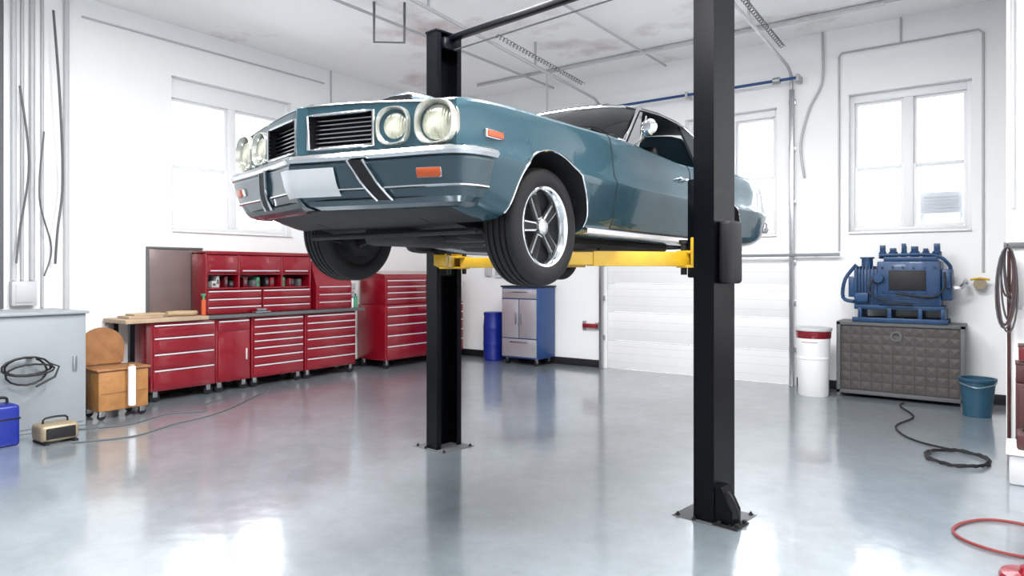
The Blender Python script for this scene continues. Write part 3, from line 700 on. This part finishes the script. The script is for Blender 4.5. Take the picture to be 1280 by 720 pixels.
# ------------------------------------------------------------------ tool storage
def caster(g,x,y,r=.05):
    g.cyl((x-.015,y,r),(x+.015,y,r),r,'blkplastic',seg=16); g.box((x-.022,y-.03,r),(x+.022,y+.03,2*r+.015),'steel',.004)
def cabinet(lab,x0,x1,y0,y1,z0,z1,rows,m='red',casters=True,group=None,hm='trim',name='tool_cabinet'):
    r=root(name,lab,'tool cabinet',((x0+x1)/2,(y0+y1)/2,0 if casters else z0),group=group)
    g=G(); g.box((x0,y0,z0),(x1-.02,y1,z1),m,.012)
    body=part(g,'cabinet_body',r)
    if casters:
        for cx in (x0+.08,x1-.08):
            for cy in (y0+.08,y1-.08):
                g=G(); caster(g,cx,cy,(z0-.015)/2); part(g,'caster',r)
    ins=.025; tot=sum(h for h,_ in rows); z=z1-ins; av=(z1-z0-2*ins)
    for h,kind in rows:
        hh=av*h/tot; zb=z-hh
        cols=kind if isinstance(kind,int) else 1
        w=(y1-y0-2*ins)/cols
        for c in range(cols):
            a=y0+ins+c*w+.003; b=a+w-.006
            g=G(); g.box((x1-.03,a,zb+.004),(x1,b,z-.004),m,.004)
            dr=part(g,'door' if kind=='door' else 'drawer',r)
            g=G()
            if kind=='door': g.box((x1,b-.06,(zb+z)/2-.08),(x1+.02,b-.04,(zb+z)/2+.08),hm,.004)
            else: g.box((x1,a+.01,z-.026),(x1+.018,b-.01,z-.008),hm,.004)
            part(g,'handle',dr,'bright metal handle')
        z=zb
    return r
x0,x1=-9.5,-8.97
grp='red base tool cabinets under the worktop'
cabinet('red base cabinet with deep drawers at the end of the bench',x0,x1+.03,4.38,5.27,.14,1.04,[(1.3,1),(1.6,1),(1.6,1),(2,1)],group=grp)
cabinet('narrow red base cabinet with a drawer and a door',x0,x1,5.29,5.83,.14,1.04,[(1,1),(4.5,'door')],group=grp)
cabinet('red base cabinet with many shallow drawers',x0,x1,5.85,6.77,.14,1.04,[(1,1),(1,1),(1,1),(1,1),(1.2,1),(1.2,1),(1.6,1)],group=grp)
cabinet('red base cabinet with drawers beside the tall chest',x0,x1,6.79,7.83,.14,1.04,[(1,1),(1,1),(1.3,1),(1.3,1),(1.5,1),(1.5,1)],group=grp)
g=G(); g.box((XL+.02,4.05,1.045),(x1+.06,5.15,1.10),'wood',.006); solo(g,'worktop','light wooden worktop end section on the red cabinets','worktop')
g=G(); g.box((XL+.02,5.155,1.045),(x1+.05,7.98,1.09),'ac',.006); solo(g,'worktop','dark grey continuous worktop above red cabinets','worktop')
g=G(); 
for y in (4.12,): g.box((x0+.05,y,0),(x0+.11,y+.06,1.045),'blk'); g.box((x1-.04,y,0),(x1+.02,y+.06,1.045),'blk'); g.box((x0+.11,y+.01,.2),(x1-.04,y+.05,.25),'blk')
solo(g,'support_frame','black steel end frame under the wooden worktop','support frame')
g=G(); g.box((XL+.002,4.62,1.12),(XL+.03,5.4,2.02),'bronze',.004); g.box((XL+.002,4.60,2.02),(XL+.045,5.4,2.05),'ac',.004); g.box((XL+.002,4.60,1.12),(XL+.045,4.63,2.02),'ac',.004)
solo(g,'backboard','smooth brown backboard panel on the wall behind the bench','backboard')
h=root('tool_hutch','red steel tool hutch with drawers and shelves standing on worktop','tool hutch',(-9.3,6.2,1.09))
g=G(); X0,X1=-9.5,-9.12
g.box((X0,5.22,1.092),(X0+.02,7.0,1.98),'dred',.003)
for y in (5.22,5.72,6.45,6.98): g.box((X0+.02,y,1.092),(X1,y+.03,1.98),'red',.006)
g.box((X0+.02,5.22,1.95),(X1+.01,7.01,2.0),'red',.008); g.box((X0+.02,5.23,1.45),(X1,6.98,1.475),'red',.004); g.box((X0+.02,5.23,1.66),(X1,6.98,1.68),'red',.004)
part(g,'hutch_frame',h)
for (a,b,c,d_) in ((5.25,5.72,1.69,1.94),(6.48,6.98,1.69,1.94),(5.75,6.45,1.69,1.94)):
    g=G(); g.box((X1-.02,a+.004,c),(X1,b-.004,d_),'red',.005); dd=part(g,'door',h); g=G(); g.box((X1,a+.04,c+.02),(X1+.015,b-.04,c+.035),'trim',.003); part(g,'handle',dd)
for i in range(3):
    for a,b in ((5.23,6.1),(6.11,6.98)):
        z=1.10+i*.115
        g=G(); g.box((X1-.03,a+.004,z),(X1+.02,b-.004,z+.108),'red',.004); dd=part(g,'drawer',h); g=G(); g.box((X1+.02,a+.02,z+.083),(X1+.035,b-.02,z+.1),'trim',.003); part(g,'handle',dd)
h=root('tool_chest','small red tool chest with angled lid standing on the worktop','tool chest',(-9.3,7.4,1.09))
g=G(); g.prism([(-9.45,7.06,1.092),(-9.05,7.06,1.092),(-9.05,7.06,1.5),(-9.2,7.06,1.88),(-9.45,7.06,1.88)],(0,.74,0),'red',.008); part(g,'chest_body',h)
for i in range(3):
    g=G(); z=1.11+i*.125; g.box((-9.06,7.09,z),(-9.035,7.77,z+.115),'red',.004); dd=part(g,'drawer',h); g=G(); g.box((-9.035,7.11,z+.09),(-9.02,7.75,z+.104),'trim',.003); part(g,'handle',dd)
random.seed(3)
cols=['blkplastic','dred','red','ac','green','blkplastic','dred','lgrey']
y=5.26
for i in range(24):
    w=random.uniform(.045,.085); y+= w+random.uniform(.0,.012)
    if y>6.9: break
    if any(abs(y-q)<.075 for q in (5.74,6.47)): continue
    hgt=random.uniform(.09,.165)
    g=G()
    if i%3==0:
        g.cyl((-9.3,y,1.477),(-9.3,y,1.477+hgt*.75),w*.42,random.choice(cols),bev=.004); g.cyl((-9.3,y,1.477+hgt*.75),(-9.3,y,1.477+hgt),w*.18,'lgrey'); solo(g,'spray_bottle','small workshop bottle on a hutch shelf','bottle',group='bottles on the hutch shelf')
    else:
        g.box((-9.4,y-w*.45,1.477),(-9.2,y+w*.45,1.477+hgt),random.choice(cols),.006); g.box((-9.22,y-w*.3,1.477+hgt*.3),(-9.195,y+w*.3,1.477+hgt*.7),'ac',.002); solo(g,'parts_box','small parts box on a hutch shelf','box',group='parts boxes on the hutch shelf')
g=G()
g.box((-9.3,4.12,1.101),(-8.98,4.55,1.135),'wood',.005); g.box((-9.25,4.2,1.136),(-9.0,4.6,1.16),'board',.004); solo(g,'wood_block','stack of pale wooden offcuts on the worktop','wood')
g=G(); g.tube([(-9.1,4.66,1.137),(-9.12,4.8,1.14),(-9.05,4.98,1.137),(-9.1,5.06,1.137)],.035,'board',smooth=4); solo(g,'paper_roll','tan rolled paper bundle on worktop','paper roll')
g=G(); g.cyl((-8.98,5.11,1.102),(-8.98,5.11,1.32),.03,'orange',bev=.006); g.cyl((-8.98,5.11,1.32),(-8.98,5.11,1.37),.015,'green'); g.box((-9.02,5.09,1.37),(-8.96,5.13,1.40),'green',.005); solo(g,'spray_bottle','orange spray bottle with green nozzle','bottle')
for y,m1,hh in ((7.84,'white',.16),(7.92,'green',.2)):
    g=G(); g.cyl((-9.1,y,1.092),(-9.1,y,1.092+hh),.033,m1,bev=.005); g.cyl((-9.1,y,1.092+hh),(-9.1,y,1.13+hh),.014,'blue'); solo(g,'bottle','plastic bottle at the end of the worktop','bottle')
g=G(); g.box((-9.06,5.9,1.092),(-8.94,6.15,1.12),'steel',.01); g.box((-9.03,5.95,1.12),(-8.98,6.1,1.16),'steel',.01); solo(g,'bench_tool','small steel tool lying on the worktop','tool')
cabinet('large tall red rolling tool chest with many drawers',-9.48,-8.75,8.3,10.4,.15,1.12,[(1,2),(1,2),(1.2,2),(1.2,2),(1.5,2)],name='rolling_tool_chest')
r=root('top_tool_chest','red top chest with shallow drawers standing on the rolling chest','tool chest',(-9.1,9.35,1.121))
g=G(); g.box((-9.45,8.33,1.121),(-8.80,10.37,1.58),'red',.012); g.prism([(-9.45,8.33,1.58),(-8.8,8.33,1.58),(-8.84,8.33,1.66),(-9.45,8.33,1.72)],(0,2.04,0),'red',.006); part(g,'chest_body',r)
for i in range(4):
    for a,b in ((8.36,9.34),(9.36,10.34)):
        g=G(); z=1.135+i*.108; g.box((-8.81,a,z),(-8.785,b,z+.102),'red',.004); dd=part(g,'drawer',r); g=G(); g.box((-8.785,a+.01,z+.08),(-8.77,b-.01,z+.096),'trim',.003); part(g,'handle',dd)
g=G(); g.box((XL,8.05,1.35),(XL+.12,8.22,1.62),'white',.02); g.box((XL+.12,8.08,1.40),(XL+.14,8.19,1.5),'lgrey',.006); solo(g,'towel_dispenser','small white dispenser on the wall beside red chest','dispenser')
# ------------------------------------------------------------------ left cluster
r=root('metal_cabinet','plain grey metal floor cabinet against the wall','cabinet',(-8.75,3.0,0))
g=G(); g.box((-9.2,2.5,.0),(-8.32,3.36,1.24),'grey',.012); part(g,'cabinet_body',r)
g=G(); g.box((-8.32,2.53,.05),(-8.305,3.33,1.19),'grey',.004); dr=part(g,'door',r)
g=G(); g.box((-8.305,3.22,.62),(-8.285,3.26,.78),'steel',.004); part(g,'handle',dr)
g=G(); g.box((-9.22,2.48,1.241),(-8.28,3.38,1.27),'grey',.005); part(g,'cabinet_top',r)
r=root('tool_case','low blue plastic tool case standing on the floor','tool case',(-8.0,2.42,0))
g=G(); g.box((-8.15,2.22,.0),(-7.85,2.58,.40),'blue',.03,3); g.box((-8.155,2.215,.26),(-7.845,2.585,.275),'blkplastic',.002); part(g,'case_body',r)
g=G(); g.tube([(-8.0,2.30,.39),(-8.0,2.31,.46),(-8.0,2.50,.46),(-8.0,2.51,.39)],.014,'blkplastic',smooth=4); part(g,'handle',r)
g=G()
pts=[]
for k in range(46):
    a=k*.42; pts.append((-8.2+.03*math.sin(a*.3),2.76+.21*math.cos(a)*(1+.15*math.sin(a*.37)),.68+.10*math.sin(a)*(1+.2*math.cos(a*.5))+.04*math.sin(k*.2)))
pts+=[(-8.18,2.95,.74),(-8.15,3.03,.70),(-8.12,2.98,.60),(-8.1,2.8,.52)]
g.tube(pts,.011,'blkplastic',seg=6)
g.cyl((-8.3,2.80,.79),(-8.16,2.80,.79),.02,'steel')
solo(g,'cable_coil','loosely coiled black cable hung on the grey cabinet','cable')
r=root('battery_charger','small tan and black boxy charger on the floor','charger',(-7.75,2.85,0))
g=G(); g.box((-7.9,2.68,.02),(-7.62,3.02,.19),'tan',.04,3); part(g,'charger_body',r)
g=G(); g.box((-7.625,2.72,.05),(-7.605,2.98,.16),'blkplastic',.01); part(g,'front_panel',r)
g=G(); g.tube([(-7.76,2.74,.18),(-7.76,2.76,.24),(-7.76,2.94,.24),(-7.76,2.96,.18)],.01,'blkplastic',smooth=3); g.box((-7.9,2.7,0),(-7.6,2.74,.02),'blkplastic'); g.box((-7.9,2.96,0),(-7.6,3.0,.02),'blkplastic'); part(g,'handle',r)
r=root('wooden_cart','worn brown wooden box with rounded plywood back on casters','cart',(-8.6,3.78,0))
g=G(); g.box((-8.78,3.5,.1),(-8.35,4.06,.56),'brown',.02); g.box((-8.80,3.48,.56),(-8.33,4.08,.585),'brown2',.01); g.box((-8.355,3.53,.30),(-8.343,4.03,.315),'brown2',.002)
part(g,'cart_box',r)
g=G(); N=16; poly=[(-8.72,3.46,.586),(-8.72,3.94,.586),(-8.72,3.96,.80)]+[(-8.72,3.70+.26*math.cos(a),.80+.24*math.sin(a)) for a in [math.pi*k/N for k in range(1,N)]]+[(-8.72,3.44,.80)]
g.prism(poly,(-.06,0,0),'brown2',.02); part(g,'back_panel',r,'rounded brown plywood back piece')
for cx in (-8.72,-8.4):
    for cy in (3.55,4.0): g=G(); caster(g,cx,cy,.042); part(g,'caster',r)
g=G(); g.cyl((-8.295,3.84,.14),(-8.295,3.84,.60),.042,'white',bev=.006); g.cyl((-8.295,3.84,.60),(-8.295,3.84,.62),.03,'board'); part(g,'paper_tube',r,'white tube on the cart front')
g=G(); g.tube([(-8.15,3.1,.008),(-7.9,3.6,.008),(-8.1,4.15,.008),(-7.9,4.5,.008),(-8.3,4.75,.008),(-8.45,5.1,.008)],.008,'ac',seg=6,smooth=8); solo(g,'floor_cable','thin dark power cable lying on the floor','cable')
g=G(); g.tube([(-7.5,2.9,.008),(-7.3,3.4,.008),(-7.5,3.9,.008),(-7.7,4.6,.008),(-8.4,5.6,.008),(-8.75,6.0,.008)],.008,'ac',seg=6,smooth=8); solo(g,'floor_cable','thin dark cable running along floor to the cabinets','cable')
# ------------------------------------------------------------------ back wall cluster
r=root('storage_cabinet','silver fronted blue storage cabinet on casters against wall','cabinet',(-7.2,10.4,0))
g=G(); g.box((-7.6,10.12,.13),(-6.80,10.7,1.42),'cabblue',.012); part(g,'cabinet_body',r)
for a,b in ((-7.58,-7.21),(-7.19,-6.82)):
    g=G(); g.box((a,10.10,.5),(b,10.125,1.20),'silv',.006); dd=part(g,'door',r); g=G(); xh=b-.05 if a<-7.3 else a+.05; g.box((xh-.01,10.08,.75),(xh+.01,10.10,.95),'steel',.003); part(g,'handle',dd)
g=G(); g.box((-7.58,10.10,1.22),(-6.82,10.125,1.39),'silv',.006); dd=part(g,'drawer',r); g=G(); g.box((-7.4,10.08,1.33),(-7.0,10.10,1.35),'steel',.003); part(g,'handle',dd)
g=G(); g.box((-7.58,10.10,.16),(-6.82,10.125,.48),'silv',.006); dd=part(g,'drawer',r); g=G(); g.box((-7.4,10.08,.42),(-7.0,10.10,.44),'steel',.003); part(g,'handle',dd)
for cx in (-7.52,-6.88):
    for cy in (10.2,10.6): g=G(); caster(g,cx,cy,.056); part(g,'caster',r)
g=G(); g.box((-7.62,10.10,1.421),(-6.78,10.72,1.45),'blkplastic',.008); part(g,'cabinet_top',r)
r=root('plastic_drum','blue plastic drum with lid against the wall','drum',(-8.05,10.45,0))
g=G(); g.lathe([(0,0),(.17,0),(.19,.03),(.195,.3),(.2,.32),(.195,.34),(.195,.6),(.2,.62),(.195,.64),(.18,.86),(0,.86)],'blue',Matrix.Translation((-8.05,10.45,.0)),seg=32); part(g,'drum_body',r)
g=G(); g.cyl((-8.05,10.45,.86),(-8.05,10.45,.93),.19,'blue',bev=.01); part(g,'lid',r)
for i,(xx,zz,w_,h_,mm) in enumerate(((-8.45,1.62,.14,.22,'lgrey'),(-8.2,1.60,.18,.26,'white'),(-7.95,1.6,.12,.2,'green'))):
    g=G(); g.box((xx,YB-.07,zz),(xx+w_,YB,zz+h_),mm,.006); g.box((xx+.02,YB-.078,zz+.03),(xx+w_-.02,YB-.07,zz+h_-.05),'lgrey',.002); solo(g,'wall_box','small wall mounted service box','wall box')
BX,BY=-2.19,10.1
r=root('waste_bin','tall white plastic bin with pale lid and red band','bin',(BX,BY,0))
g=G(); g.lathe([(0,0),(.19,0),(.195,.02),(.205,.50),(.212,.505),(.212,.53),(.205,.535),(.222,.86),(0,.86)],'white',Matrix.Translation((BX,BY,0)),seg=36); part(g,'bin_body',r)
g=G(); g.lathe([(.0,.935),(.235,.935),(.24,.925),(.24,.895),(.225,.885),(0,.885)],'lgrey',Matrix.Translation((BX,BY,0)),seg=36); part(g,'lid',r,'pale grey lid')
g=G(); g.lathe([(.219,.79),(.226,.80),(.232,.88),(.224,.884)],'red',Matrix.Translation((BX,BY,0)),seg=36)
for z,a0_,a1_ in ((.74,-2.1,-1.1),):
    g.tube([(BX+.208*math.cos(a0_+(a1_-a0_)*k/8),BY+.208*math.sin(a0_+(a1_-a0_)*k/8),z) for k in range(9)],.010,'red',seg=5)
part(g,'label',r,'red printed band')
r=root('mesh_cabinet','brown grey quilted metal cabinet carrying a blue machine','cabinet',(-1.18,10.45,0))
g=G(); g.box((-1.90,10.25,.06),(-.46,10.72,1.0),'mesh',.01)
nx,nz=11,7; sx,sz=1.38/nx,.88/nz
for i in range(nx):
    for j in range(nz):
        xx=-1.87+i*sx; zz=.10+j*sz
        c0=(xx+sx/2,10.242,zz+sz/2); q=[(xx+.004,10.249,zz+.004),(xx+sx-.004,10.249,zz+.004),(xx+sx-.004,10.249,zz+sz-.004),(xx+.004,10.249,zz+sz-.004)]
        for k in range(4): g.grid([[q[k],q[(k+1)%4]],[c0,c0]],'mesh2')
part(g,'cabinet_body',r)
g=G()
for a,b in (((-1.92,10.22,0),(-1.87,10.26,1.02)),((-.49,10.22,0),(-.44,10.26,1.02)),((-1.92,10.22,.98),(-.44,10.26,1.03)),((-1.92,10.22,.05),(-.44,10.26,.1))): g.box(a,b,'ac',.004)
g.box((-1.92,10.24,1.0),(-.44,10.73,1.03),'ac',.004)
g.lathe([(.045,0),(.07,0),(.07,.012),(.045,.012)],'ac',Matrix.Translation((-1.2,10.238,.85))@Matrix.Rotation(math.radians(90),4,'X'),closed=True,seg=28)
part(g,'angle_frame',r)
r=root('compressor','large blue industrial compressor with finned heads and pipes','compressor',(-1.15,10.42,1.031))
g=G()
g.box((-1.72,10.2,1.031),(-.62,10.26,1.09),'mblue',.006); g.box((-1.72,10.62,1.031),(-.62,10.68,1.09),'mblue',.006)
for x in (-1.65,-1.3,-.95,-.7): g.box((x,10.2,1.09),(x+.05,10.68,1.22),'mblue',.008)
g.box((-1.7,10.22,1.2),(-.66,10.66,1.26),'mblue',.01); part(g,'base_frame',r)
g=G(); g.box((-1.42,10.2,1.26),(-.70,10.66,1.84),'mblue',.015); g.box((-1.70,10.22,1.26),(-1.42,10.64,1.74),'mblue',.012); g.box((-1.78,10.28,1.36),(-1.70,10.58,1.64),'mblue',.01); g.box((-.70,10.26,1.34),(-.58,10.60,1.74),'mblue',.012)
for k in range(6): g.box((-1.46-k*.04,10.19,1.28),(-1.475-k*.04,10.66,1.78),'mblue',.004)
for k in range(5): g.box((-1.38,10.185,1.30+k*.022),(-.74,10.2,1.31+k*.022),'mblue',.002)
for k in range(6):
    for zz in (1.44,1.76): g.cyl((-1.36+k*.12,10.2,zz),(-1.36+k*.12,10.175,zz),.014,'mblue',seg=6)
g.cyl((-1.40,10.2,1.62),(-1.40,10.14,1.62),.06,'mblue'); g.cyl((-1.55,10.3,1.74),(-1.55,10.3,1.88),.07,'mblue'); g.cyl((-1.55,10.3,1.88),(-1.55,10.3,1.90),.09,'mblue'); g.box((-.66,10.2,1.5),(-.60,10.26,1.68),'mblue',.006); g.box((-1.68,10.15,1.30),(-1.52,10.22,1.42),'mblue',.006)
g.box((-1.35,10.25,1.84),(-.74,10.6,1.9),'mblue',.01)
part(g,'crankcase',r)
g=G(); g.box((-1.28,10.18,1.46),(-.86,10.2,1.72),'dark',.01); part(g,'front_plate',r,'dark cover plate')
for k,(wd,hh) in enumerate(((.05,.08),(.06,.04),(.04,.10),(.065,.06),(.045,.03),(.055,.09))):
    x=-1.38+k*.125
    g=G(); g.cyl((x,10.42,1.88),(x,10.42,1.97),wd*.9,'mblue',seg=16)
    for q in range(3): g.cyl((x,10.42,1.89+q*.026),(x,10.42,1.90+q*.026),wd*1.1,'mblue',seg=16)
    g.box((x-wd*.6,10.37,1.97),(x+wd*.6,10.47,1.98+hh),'mblue',.006); g.cyl((x+.03,10.33,1.90),(x+.03,10.33,1.96+hh*.8),.014,'mblue',seg=8); part(g,'cylinder_head',r)
g=G(); g.tube([(-1.4,10.3,1.92),(-.8,10.3,1.92),(-.62,10.3,1.80),(-.6,10.35,1.70)],.022,'mblue',smooth=4); g.tube([(-1.7,10.2,1.3),(-1.84,10.25,1.35),(-1.84,10.4,1.6),(-1.7,10.4,1.8)],.025,'mblue',smooth=4); g.tube([(-.6,10.45,1.5),(-.5,10.45,1.5),(-.45,10.45,1.56),(-.45,10.6,1.58)],.028,'steel',smooth=3); g.tube([(-1.2,10.18,1.42),(-.8,10.16,1.38),(-.66,10.16,1.5),(-.66,10.2,1.7)],.012,'dark',smooth=4); g.tube([(-1.45,10.15,1.62),(-1.5,10.12,1.45),(-1.3,10.12,1.3),(-1.0,10.15,1.28)],.012,'dark',smooth=4); part(g,'pipework',r)
g=G(); g.cyl((-.3,YB,1.55),(-.3,YB-.14,1.55),.07,'tan'); g.tube([(-.4,YB-.12,1.6),(-.3,YB-.16,1.62),(-.2,YB-.12,1.6)],.014,'yellow'); solo(g,'wall_valve','brass wall valve with yellow lever','valve')
r=root('plastic_tub','dull teal blue bucket standing near the quilted cabinet','bucket',(-.3,9.75,0))
g=G(); g.lathe([(0,0),(.14,0),(.18,.42),(.195,.42),(.195,.45),(.172,.45),(.135,.02),(0,.02)],'tblue',Matrix.Translation((-.3,9.75,0)),seg=32); part(g,'bucket_body',r)
g=G(); g.tube([(-.3-.19,9.75,.43),(-.3-.17,9.60,.40),(-.3,9.53,.36),(-.3+.17,9.60,.40),(-.3+.19,9.75,.43)],.007,'steel',smooth=5,seg=6); part(g,'handle',r)
g=G(); pts=[]
for k in range(50): a=k*.4; pts.append((-.38+.24*math.cos(a)*(1+.05*math.sin(a*.3)),7.35+.3*math.sin(a),.014+.01*(k%3)))
pts+=[(-.75,7.9,.012),(-1.0,8.5,.012),(-.9,9.2,.012),(-1.1,9.8,.012),(-1.1,10.1,.012)]
g.tube(pts[:50],.010,'dark',seg=6); g.tube([V(p) for p in pts[49:]],.010,'dark',seg=6,smooth=6); solo(g,'air_hose','dark air hose coiled on the floor near the cabinet','hose')
g=G(); pts=[(.02+.31*math.cos(a)*(1+.1*math.sin(2*a)),5.38+.33*math.sin(a),.012) for a in [2*math.pi*k/30 for k in range(26)]]+[(.42,5.2,.012),(.8,5.8,.012)]
g.tube(pts,.010,'redhose',seg=8,smooth=3); solo(g,'air_hose','red rubber hose looped on the floor','hose')
g=G(); g.lathe([(0,0),(.14,0),(.15,.01),(.14,.03),(.06,.04),(.05,.07),(0,.07)],'red',Matrix.Translation((.10,4.72,0)),seg=32); g.tube([(.10,4.72,.06),(.10,4.72,.1)],.02,'blkplastic'); solo(g,'floor_stand','round red metal stand base lying on the floor','stand')
pipe('wall_pipe',[(.03,PY-.025,2.3),(.03,PY-.025,ZC)],.020,'cond','grey vertical pipe on the wall pier')
pipe('wall_pipe',[(.0,PY-.015,.0),(.0,PY-.015,1.9)],.014,'drk','thin reddish brown vertical pipe on the wall pier')
r=root('hose_hanger','steel hook rail holding coiled hoses on the wall','hook rail',(.15,PY-.04,1.95))
g=G(); g.box((-.04,PY-.04,1.93),(.6,PY-.001,1.98),'ac',.004); part(g,'rail',r)
for x in (-.01,.2,.42):
    g=G(); g.tube([(x,PY-.02,1.95),(x,PY-.13,1.94),(x,PY-.15,1.97)],.008,'steel'); part(g,'hook',r)
random.seed(5)
for i,(x,m_) in enumerate(((-.01,'dhose'),(.2,'drk'),(.42,'redhose'))):
    g=G()
    for q in range(9):
        hh=.36+.06*q+random.uniform(-.08,.10); ww=.03+.006*q; tl=random.uniform(-.04,.04)
        g.tube([(x+ww*math.sin(a)+tl*(1-math.cos(a))*.5,PY-.085-.008*q,1.935-hh/2*(1-math.cos(a))) for a in [2*math.pi*k/24 for k in range(24)]],.008,m_ if q%3 else 'drk',seg=6,closed=True)
    solo(g,'coiled_hose','tangled %s hose hanging on a wall hook'%('red' if m_=='redhose' else 'reddish brown' if m_=='drk' else 'dark grey'),'hose',group='hoses hanging on the pier')
r=root('floor_locker','low dark reddish steel locker against the wall pier','locker',(.3,7.7,0))
g=G(); g.box((.05,7.45,.0),(.6,7.95,.72),'drk',.01); part(g,'locker_body',r)
g=G(); g.box((.07,7.435,.05),(.58,7.45,.68),'drk',.006); dd=part(g,'door',r); g=G(); g.box((.11,7.42,.4),(.13,7.435,.55),'steel',.003); part(g,'handle',dd)
for i,(x,z,w_,h_,m_) in enumerate(((.05,.721,.2,.16,'drk'),(.28,.721,.2,.22,'dred'),(.07,.915,.16,.12,'dred'),(.30,.975,.16,.10,'drk'))):
    g=G(); g.box((x,7.5,z),(x+w_,7.72,z+h_),m_,.01); g.box((x-.005,7.495,z+h_),(x+w_+.005,7.725,z+h_+.02),'drk',.004); solo(g,'parts_box','small dark red parts box stacked on the locker','box',group='boxes on the locker')
r=root('floor_box','low white storage box on floor near the locker','box',(.1,6.95,0))
g=G(); g.box((.0,6.75,.0),(.45,7.25,.24),'lgrey',.02); part(g,'box_body',r)
g=G(); g.box((-.02,6.73,.24),(.47,7.27,.27),'white',.012); part(g,'lid',r)
g=G(); g.box((.05,6.82,.271),(.3,7.1,.40),'drk',.02); g.tube([(.1,6.95,.40),(.1,6.95,.46),(.25,6.95,.46),(.25,6.95,.40)],.01,'blkplastic'); solo(g,'tool_case','small dark red tool case on the white box','tool case')
# ------------------------------------------------------------------ camera, light
cd=bpy.data.cameras.new('camera'); cam=bpy.data.objects.new('camera',cd); COL.objects.link(cam)
cam.location=(0,0,1.7); cam.rotation_euler=(math.radians(90),0,math.radians(36.05)); cd.sensor_width=36; cd.lens=24; cd.shift_y=-20/1280
S.camera=cam
w=bpy.data.worlds.new('world'); S.world=w; w.use_nodes=True; nt=w.node_tree; bg=nt.nodes['Background']; bg.inputs[0].default_value=(.93,.96,1,1); bg.inputs[1].default_value=6
def area(name,loc,rot,sx,sy,e,col=(1,1,1),portal=False):
    l=bpy.data.lights.new(name,'AREA'); l.shape='RECTANGLE'; l.size=sx; l.size_y=sy; l.energy=e; l.color=col
    o=bpy.data.objects.new(name,l); COL.objects.link(o); o.location=loc; o.rotation_euler=rot
    if portal: l.cycles.is_portal=True
    return o
pi=math.pi
area('window_portal',(XL-.28,5.96,3.39),(0,-pi/2,0),2.18,2.0,1,portal=True)
area('window_portal',(-1.125,YB+.28,3.25),(-pi/2,0,0),1.47,1.97,1,portal=True)
area('window_portal',(-3.57,YB+.28,3.25),(-pi/2,0,0),1.45,1.95,1,portal=True)
for x,y,e in ((-1.2,2.0,300),(-3.5,.3,260),(-6.2,2.2,85),(-4.0,4.4,340),(-1.5,5.0,295)):  # added fill lights under the ceiling, outside the frame, not room fixtures
    area('fill_light',(x,y,5.12),(0,0,0),1.8,.7,e,(1,.99,.98))
